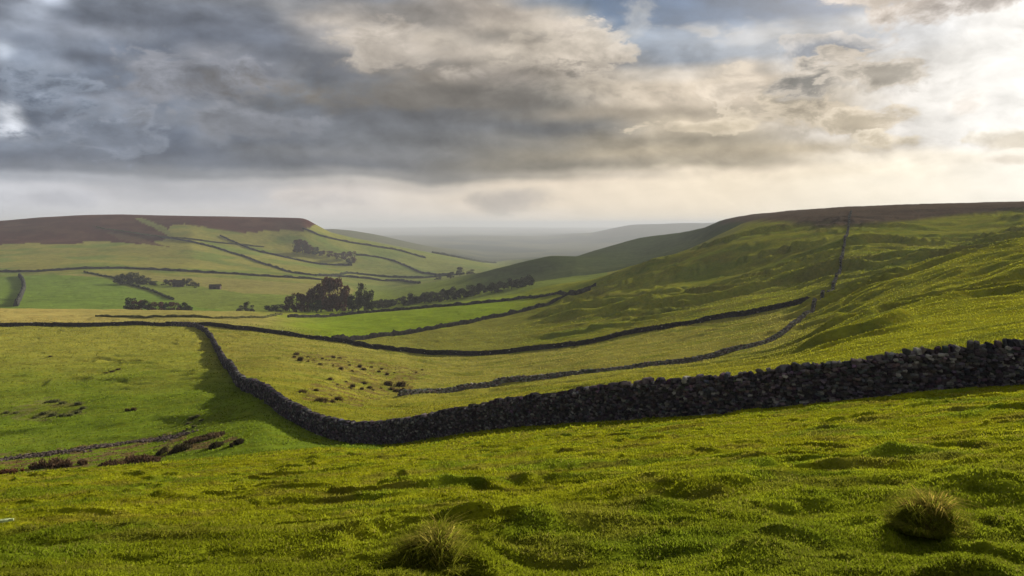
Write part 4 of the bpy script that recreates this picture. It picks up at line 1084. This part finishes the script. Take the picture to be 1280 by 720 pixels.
# ------------------------------------------------------------------ rushes, heather, stones
def make_rush(colr, n, spread, hgt, name='rush_clump'):
    a = RNG.uniform(0, 6.28, n); r = np.abs(RNG.normal(0, .5, n)) * spread
    x, y = np.cos(a) * r, np.sin(a) * r
    c = np.array(colr) * RNG.uniform(.6, 1.5, (n, 1))
    hh_ = RNG.uniform(.5, 1.0, n) * hgt * (1 - .4 * np.minimum(r / spread, 1))
    return blades(name, x, y, np.full(n, -.05), hh_, np.full(n, .10), RNG.uniform(.1, .8, n), c, M_BLADE, dirs=a)
rush_protos = [make_rush((.048, .036, .016), 240, .36, .75) for _ in range(3)]
rush_green = [make_rush((.065, .070, .028), 220, .34, .6) for _ in range(2)]
for p in rush_protos + rush_green: p['unused'] = 1
def rush(px, py, s, protos, label, group, y0=60, y1=290, flat=1.0):
    X, Y, Z = hit(px, py, y0, y1)
    p = random.choice(protos)
    if p.get('unused'): o = p; del o['unused']
    else: o = p.copy(); COL.objects.link(o)
    o.location = (X, Y, Z); k = s * Y / F
    o.scale = (k, k * 1.2, k * .85 * flat); o.rotation_euler = (0, 0, random.uniform(0, 6.28))
    for q in ('unused',):
        if q in o: del o[q]
    tag(o, label, 'rushes', group)
up_row = [(367, 447, 6), (373, 444, 7), (378, 449, 9), (383, 447, 8), (388, 451, 8), (394, 450, 5), (401, 449, 7), (403, 455, 7), (410, 451, 5), (414, 447, 5), (422, 448, 7), (418, 457, 6), (428, 461, 5), (434, 457, 7), (438, 452, 5), (439, 463, 6), (448, 458, 7), (453, 462, 6), (466, 459, 6), (474, 464, 6), (483, 469, 8), (478, 462, 5), (491, 465, 5), (494, 464, 4), (515, 465, 4), (522, 465, 4), (528, 463, 3)]
low_row = [(413, 476, 6), (422, 480, 8), (430, 478, 7), (436, 487, 8), (443, 485, 9), (452, 486, 9), (455, 480, 8), (462, 486, 8), (468, 488, 8), (475, 487, 7), (485, 482, 8), (492, 489, 7), (498, 490, 6), (504, 482, 9), (507, 486, 6), (376, 491, 7), (400, 502, 9), (407, 504, 10), (415, 503, 9), (422, 502, 7), (414, 494, 5), (397, 488, 4)]
for i, (a, b, s) in enumerate(sorted(up_row)): rush(a + random.uniform(-3, 3), b + random.uniform(-1.6, 1.6), s * random.choice([.45, .6, .8, 1.1, 1.4]), rush_protos, f'dark rush clump, {ORD[i]} from the left in the upper scatter below the long wall', 'rush clumps of the upper scatter')
for i, (a, b, s) in enumerate(sorted(low_row)): rush(a + random.uniform(-3, 3), b + random.uniform(-1.6, 1.6), s * random.choice([.5, .7, .9, 1.2, 1.6]), rush_protos, f'dark rush clump, {ORD[i]} from the left in the scatter beside the low wall end', 'rush clumps of the lower scatter')
gp = [(62, 504, 9), (70, 503, 9), (78, 505, 8), (98, 506, 9), (104, 511, 7), (55, 518, 8), (66, 520, 9), (78, 521, 9), (88, 520, 8), (97, 517, 8), (20, 517, 6), (8, 517, 7), (44, 523, 6)]
for i, (a, b, s) in enumerate(sorted(gp)): rush(a, b, s * 1.3, rush_green, f'pale rush clump, {ORD[i]} from the left in the boggy patch of the pasture', 'rush clumps of the boggy patch')
for i, (a, b, s) in enumerate([(159, 514, 7), (167, 513, 8)]): rush(a, b, s * 1.1, rush_protos, ['smaller', 'larger'][i] + ' clump of the lone dark rush pair right of the boggy patch', 'pair of lone rush clumps')
for i, (a, b, s) in enumerate(sorted([(240, 524, 9), (247, 521, 7), (236, 530, 7), (252, 526, 6), (243, 534, 7)])): rush(a, b, s * 1.2, rush_green, f'greenish rush clump, {ORD[i]} from the left in the patch near the curved wall', 'rush clumps near the curved wall')
for i, (a, b, s) in enumerate(sorted([(132, 467, 6), (140, 465, 7), (148, 462, 6), (63, 446, 5)])): rush(a, b, s * 1.1, rush_protos, f'thin dark rush tuft, {ORD[i]} from the left on the open sunny pasture', 'rush tufts on the open pasture', flat=.6)
for p in rush_protos + rush_green:
    if p.get('unused'): bpy.data.objects.remove(p)

# dry stream bed
sn = [hit(px, py, 50, 110)[:2] for px, py in [(-40, 578), (0, 575), (40, 571), (85, 565), (120, 560), (160, 554), (195, 549), (230, 545)]]
d, x, y = smooth_path(sn, .3, 1.5)
wd = .42 + .25 * fbm(d / 3, d * 0, 401, 2)
ang = np.arctan2(np.gradient(y), np.gradient(x)); nx, ny = -np.sin(ang), np.cos(ang)
rowsv = []
for a in (-1, -.5, 0, .5, 1):
    X_, Y_ = x + nx * a * wd, y + ny * a * wd; rowsv.append(np.stack([X_, Y_, height(X_, Y_) + .03 - (.05 if abs(a) == 1 else 0)], -1))
vv = np.stack(rowsv, 1); n = len(d); ii = np.arange(n * 5).reshape(n, 5)
fl = np.concatenate([np.stack([ii[:-1, q], ii[1:, q], ii[1:, q + 1], ii[:-1, q + 1]], -1) for q in range(4)])
tag(new_mesh('stream_bed', vv.reshape(-1, 3), fl, np.full(len(fl), 4), M_STONE, np.tile(np.array((.060, .055, .030)), (n * 5, 1)), smooth=True), kind='structure')
n = 1500
ps = RNG.uniform(0, d[-1], n); off = RNG.normal(0.1, .6, n)
X_ = np.interp(ps, d, x) + np.interp(ps, d, nx) * off; Y_ = np.interp(ps, d, y) + np.interp(ps, d, ny) * off
s_ = RNG.uniform(.03, .11, (n, 1)) * np.ones((1, 3)) * RNG.uniform(.6, 1.3, (n, 3))
cc = np.array((.055, .044, .040)) * RNG.uniform(.3, 2.0, (n, 1))
tag(stones_mesh('gravel', np.stack([X_, Y_, height(X_, Y_) + .03], -1), RNG.uniform(0, 6.28, n), s_, cc, M_STONE, tilt=.3), 'pinkish loose stones along the dry stream bed', 'gravel', kind='stuff')

# heather cushions on the stream bank
def heather(px, py, wpx, hpx, label, colr=(.050, .032, .020)):
    X, Y, Z = hit(px, py, 44, 100)
    k = Y / F; w = wpx * k / 2; h = hpx * k
    n = 1500; a = RNG.uniform(0, 6.28, n); r = np.sqrt(RNG.uniform(0, 1, n))
    x_ = np.cos(a) * r * w + X; y_ = np.sin(a) * r * max(w * .9, .8) + Y
    kp_ = perlin(x_ * 1.3, y_ * 1.1, 78) > -0.12
    x_, y_, r, a = x_[kp_], y_[kp_], r[kp_], a[kp_]; n = len(x_)
    dome = np.sqrt(np.maximum(1 - r * r, 0)) * (1 + .5 * perlin(x_ * 2.2, y_ * 2.2, 77))
    zz = height(x_, y_) + RNG.uniform(0, 1, n) * dome * h * .8
    c = np.array(colr) * RNG.uniform(.5, 1.9, (n, 1))
    o = blades('heather_bush', x_ - X, y_ - Y, zz - Z, np.full(n, .18) * RNG.uniform(.5, 1.4, n), np.full(n, .07), RNG.uniform(.2, 1.1, n), c, M_BUSH)
    o.location = (X, Y, Z)
    tag(o, label, 'bush', 'heather bushes on the stream bank')
heather(60, 584, 42, 12, 'widest dark brown heather bush on the bank below the stream bed')
heather(88, 583, 38, 9, 'brown heather bush against the right end of the widest one on the bank')
heather(140, 584, 32, 8, 'low brown heather bush in the gap between the two widest on the bank')
heather(176, 579, 46, 11, 'rounded dark purple heather bush beside the grassy crest')
heather(218, 565, 42, 9, 'dark heather bush above the bend of the grassy crest', (.025, .022, .012))
heather(270, 559, 14, 6, 'small dark heather bush, left one of the pair by the curved wall', (.025, .022, .012))
heather(296, 556, 13, 5, 'small dark heather bush, right one of the pair by the curved wall', (.025, .022, .012))
heather(14, 592, 26, 6, 'reddish heather bush at the far left below the stream bed', (.06, .028, .016))
heather(255, 549, 50, 4, 'flat brown heather strip reaching towards the curved wall', (.05, .035, .022))

# ------------------------------------------------------------------ tussocks in front
def tussock(px, py, w, h, label, colr, n=6500):
    X, Y, Z = hit(px, py, 4, 12)
    root = empty('grass_tussock', (X, Y, Z))
    # mound of roots and thatch
    vs = []; fs = []; K = 28; J = 9
    for j in range(J):
        t = j / (J - 1); rr = math.cos(t * math.pi / 2)
        for k in range(K):
            a = 2 * math.pi * k / K; nz = 1 + .16 * math.sin(3 * a + 1) + .1 * math.sin(7 * a + j)
            vs.append((math.cos(a) * rr * w * .42 * nz, math.sin(a) * rr * w * .34 * nz, math.sin(t * math.pi / 2) * h * .55 - .06))
    for j in range(J - 1):
        for k in range(K): fs.append((j * K + k, j * K + (k + 1) % K, (j + 1) * K + (k + 1) % K, (j + 1) * K + k))
    new_mesh('root_mound', np.array(vs), [i for f in fs for i in f], [4] * len(fs), M_TURF, np.tile(np.array((.06, .05, .014)), (len(vs), 1)), smooth=True, parent=root)
    a = RNG.uniform(0, 6.28, n); r = np.sqrt(RNG.uniform(0, 1, n)) * 1.55
    x_ = np.cos(a) * r * w * .42; y_ = np.sin(a) * r * w * .34
    z_ = np.maximum(np.sqrt(np.maximum(1 - r * r, 0)) * h * .5, height(x_ + X, y_ + Y) - Z) - .02
    c = np.array(colr) * RNG.uniform(.5, 1.5, (n, 1))
    m_ = RNG.uniform(0, 1, n) < np.where(r > .7, .95, .45)
    c[m_] = np.array((.115, .125, .012)) * RNG.uniform(.6, 1.3, (m_.sum(), 1))
    hh_ = RNG.uniform(.25, 1.0, n) ** 1.5 * h * np.where(r > 1, .30, .58) * (1 + .35 * perlin(x_ * 9, y_ * 9, 55) * 2)
    blades('blades', x_, y_, z_, hh_, np.full(n, .0065), .5 + RNG.uniform(.2, 1.6, n), c, M_BLADE, root, dirs=np.where(RNG.uniform(0, 1, n) < .4, RNG.normal(2.6, .7, n), a + RNG.normal(0, .9, n)))
    tag(root, label, 'grass tussock', kind='thing')
tussock(1160, 654, .46, .27, 'round golden brown grass tussock on the shaded right of the near slope', (.19, .15, .032))
tussock(540, 704, .40, .29, 'pointed straw topped grass tussock at the very front of the slope', (.19, .165, .032))

# pale stone lying in the turf at the left edge
X, Y, Z = hit(4, 657, 4, 20)
o = stones_mesh('flat_stone', np.array([[0, 0, 0.02], [.075, .01, .025]]), np.array([.1, .3]), np.array([[.06, .03, .012], [.02, .015, .012]]), np.array([[.26, .31, .17], [.28, .33, .18]]), M_STONE, tilt=.05)
o.location = (X, Y, Z + .03)
tag(o, 'small pale flat stone lying in the turf at the left edge', 'stone', kind='thing')

# ------------------------------------------------------------------ haze
v, f = box(-52000, 52000, -500, 34000, -420, 60)
m, q = base_mat('haze_air')
pv = q.n('ShaderNodeVolumePrincipled')
pv.inputs['Color'].default_value = (.295, .32, .37, 1)
pv.inputs['Density'].default_value = 0.00013
pv.inputs['Anisotropy'].default_value = 0.1
o = q.n('ShaderNodeOutputMaterial'); q.l(pv.outputs[0], o.inputs['Volume'])
hzo = new_mesh('haze', np.array(v, float), [i for q_ in f for i in q_], [4] * 6, m)
tag(hzo, 'pale haze filling the far valley', 'haze', kind='stuff')
print('z range', ZZ.min(), ZZ.max())
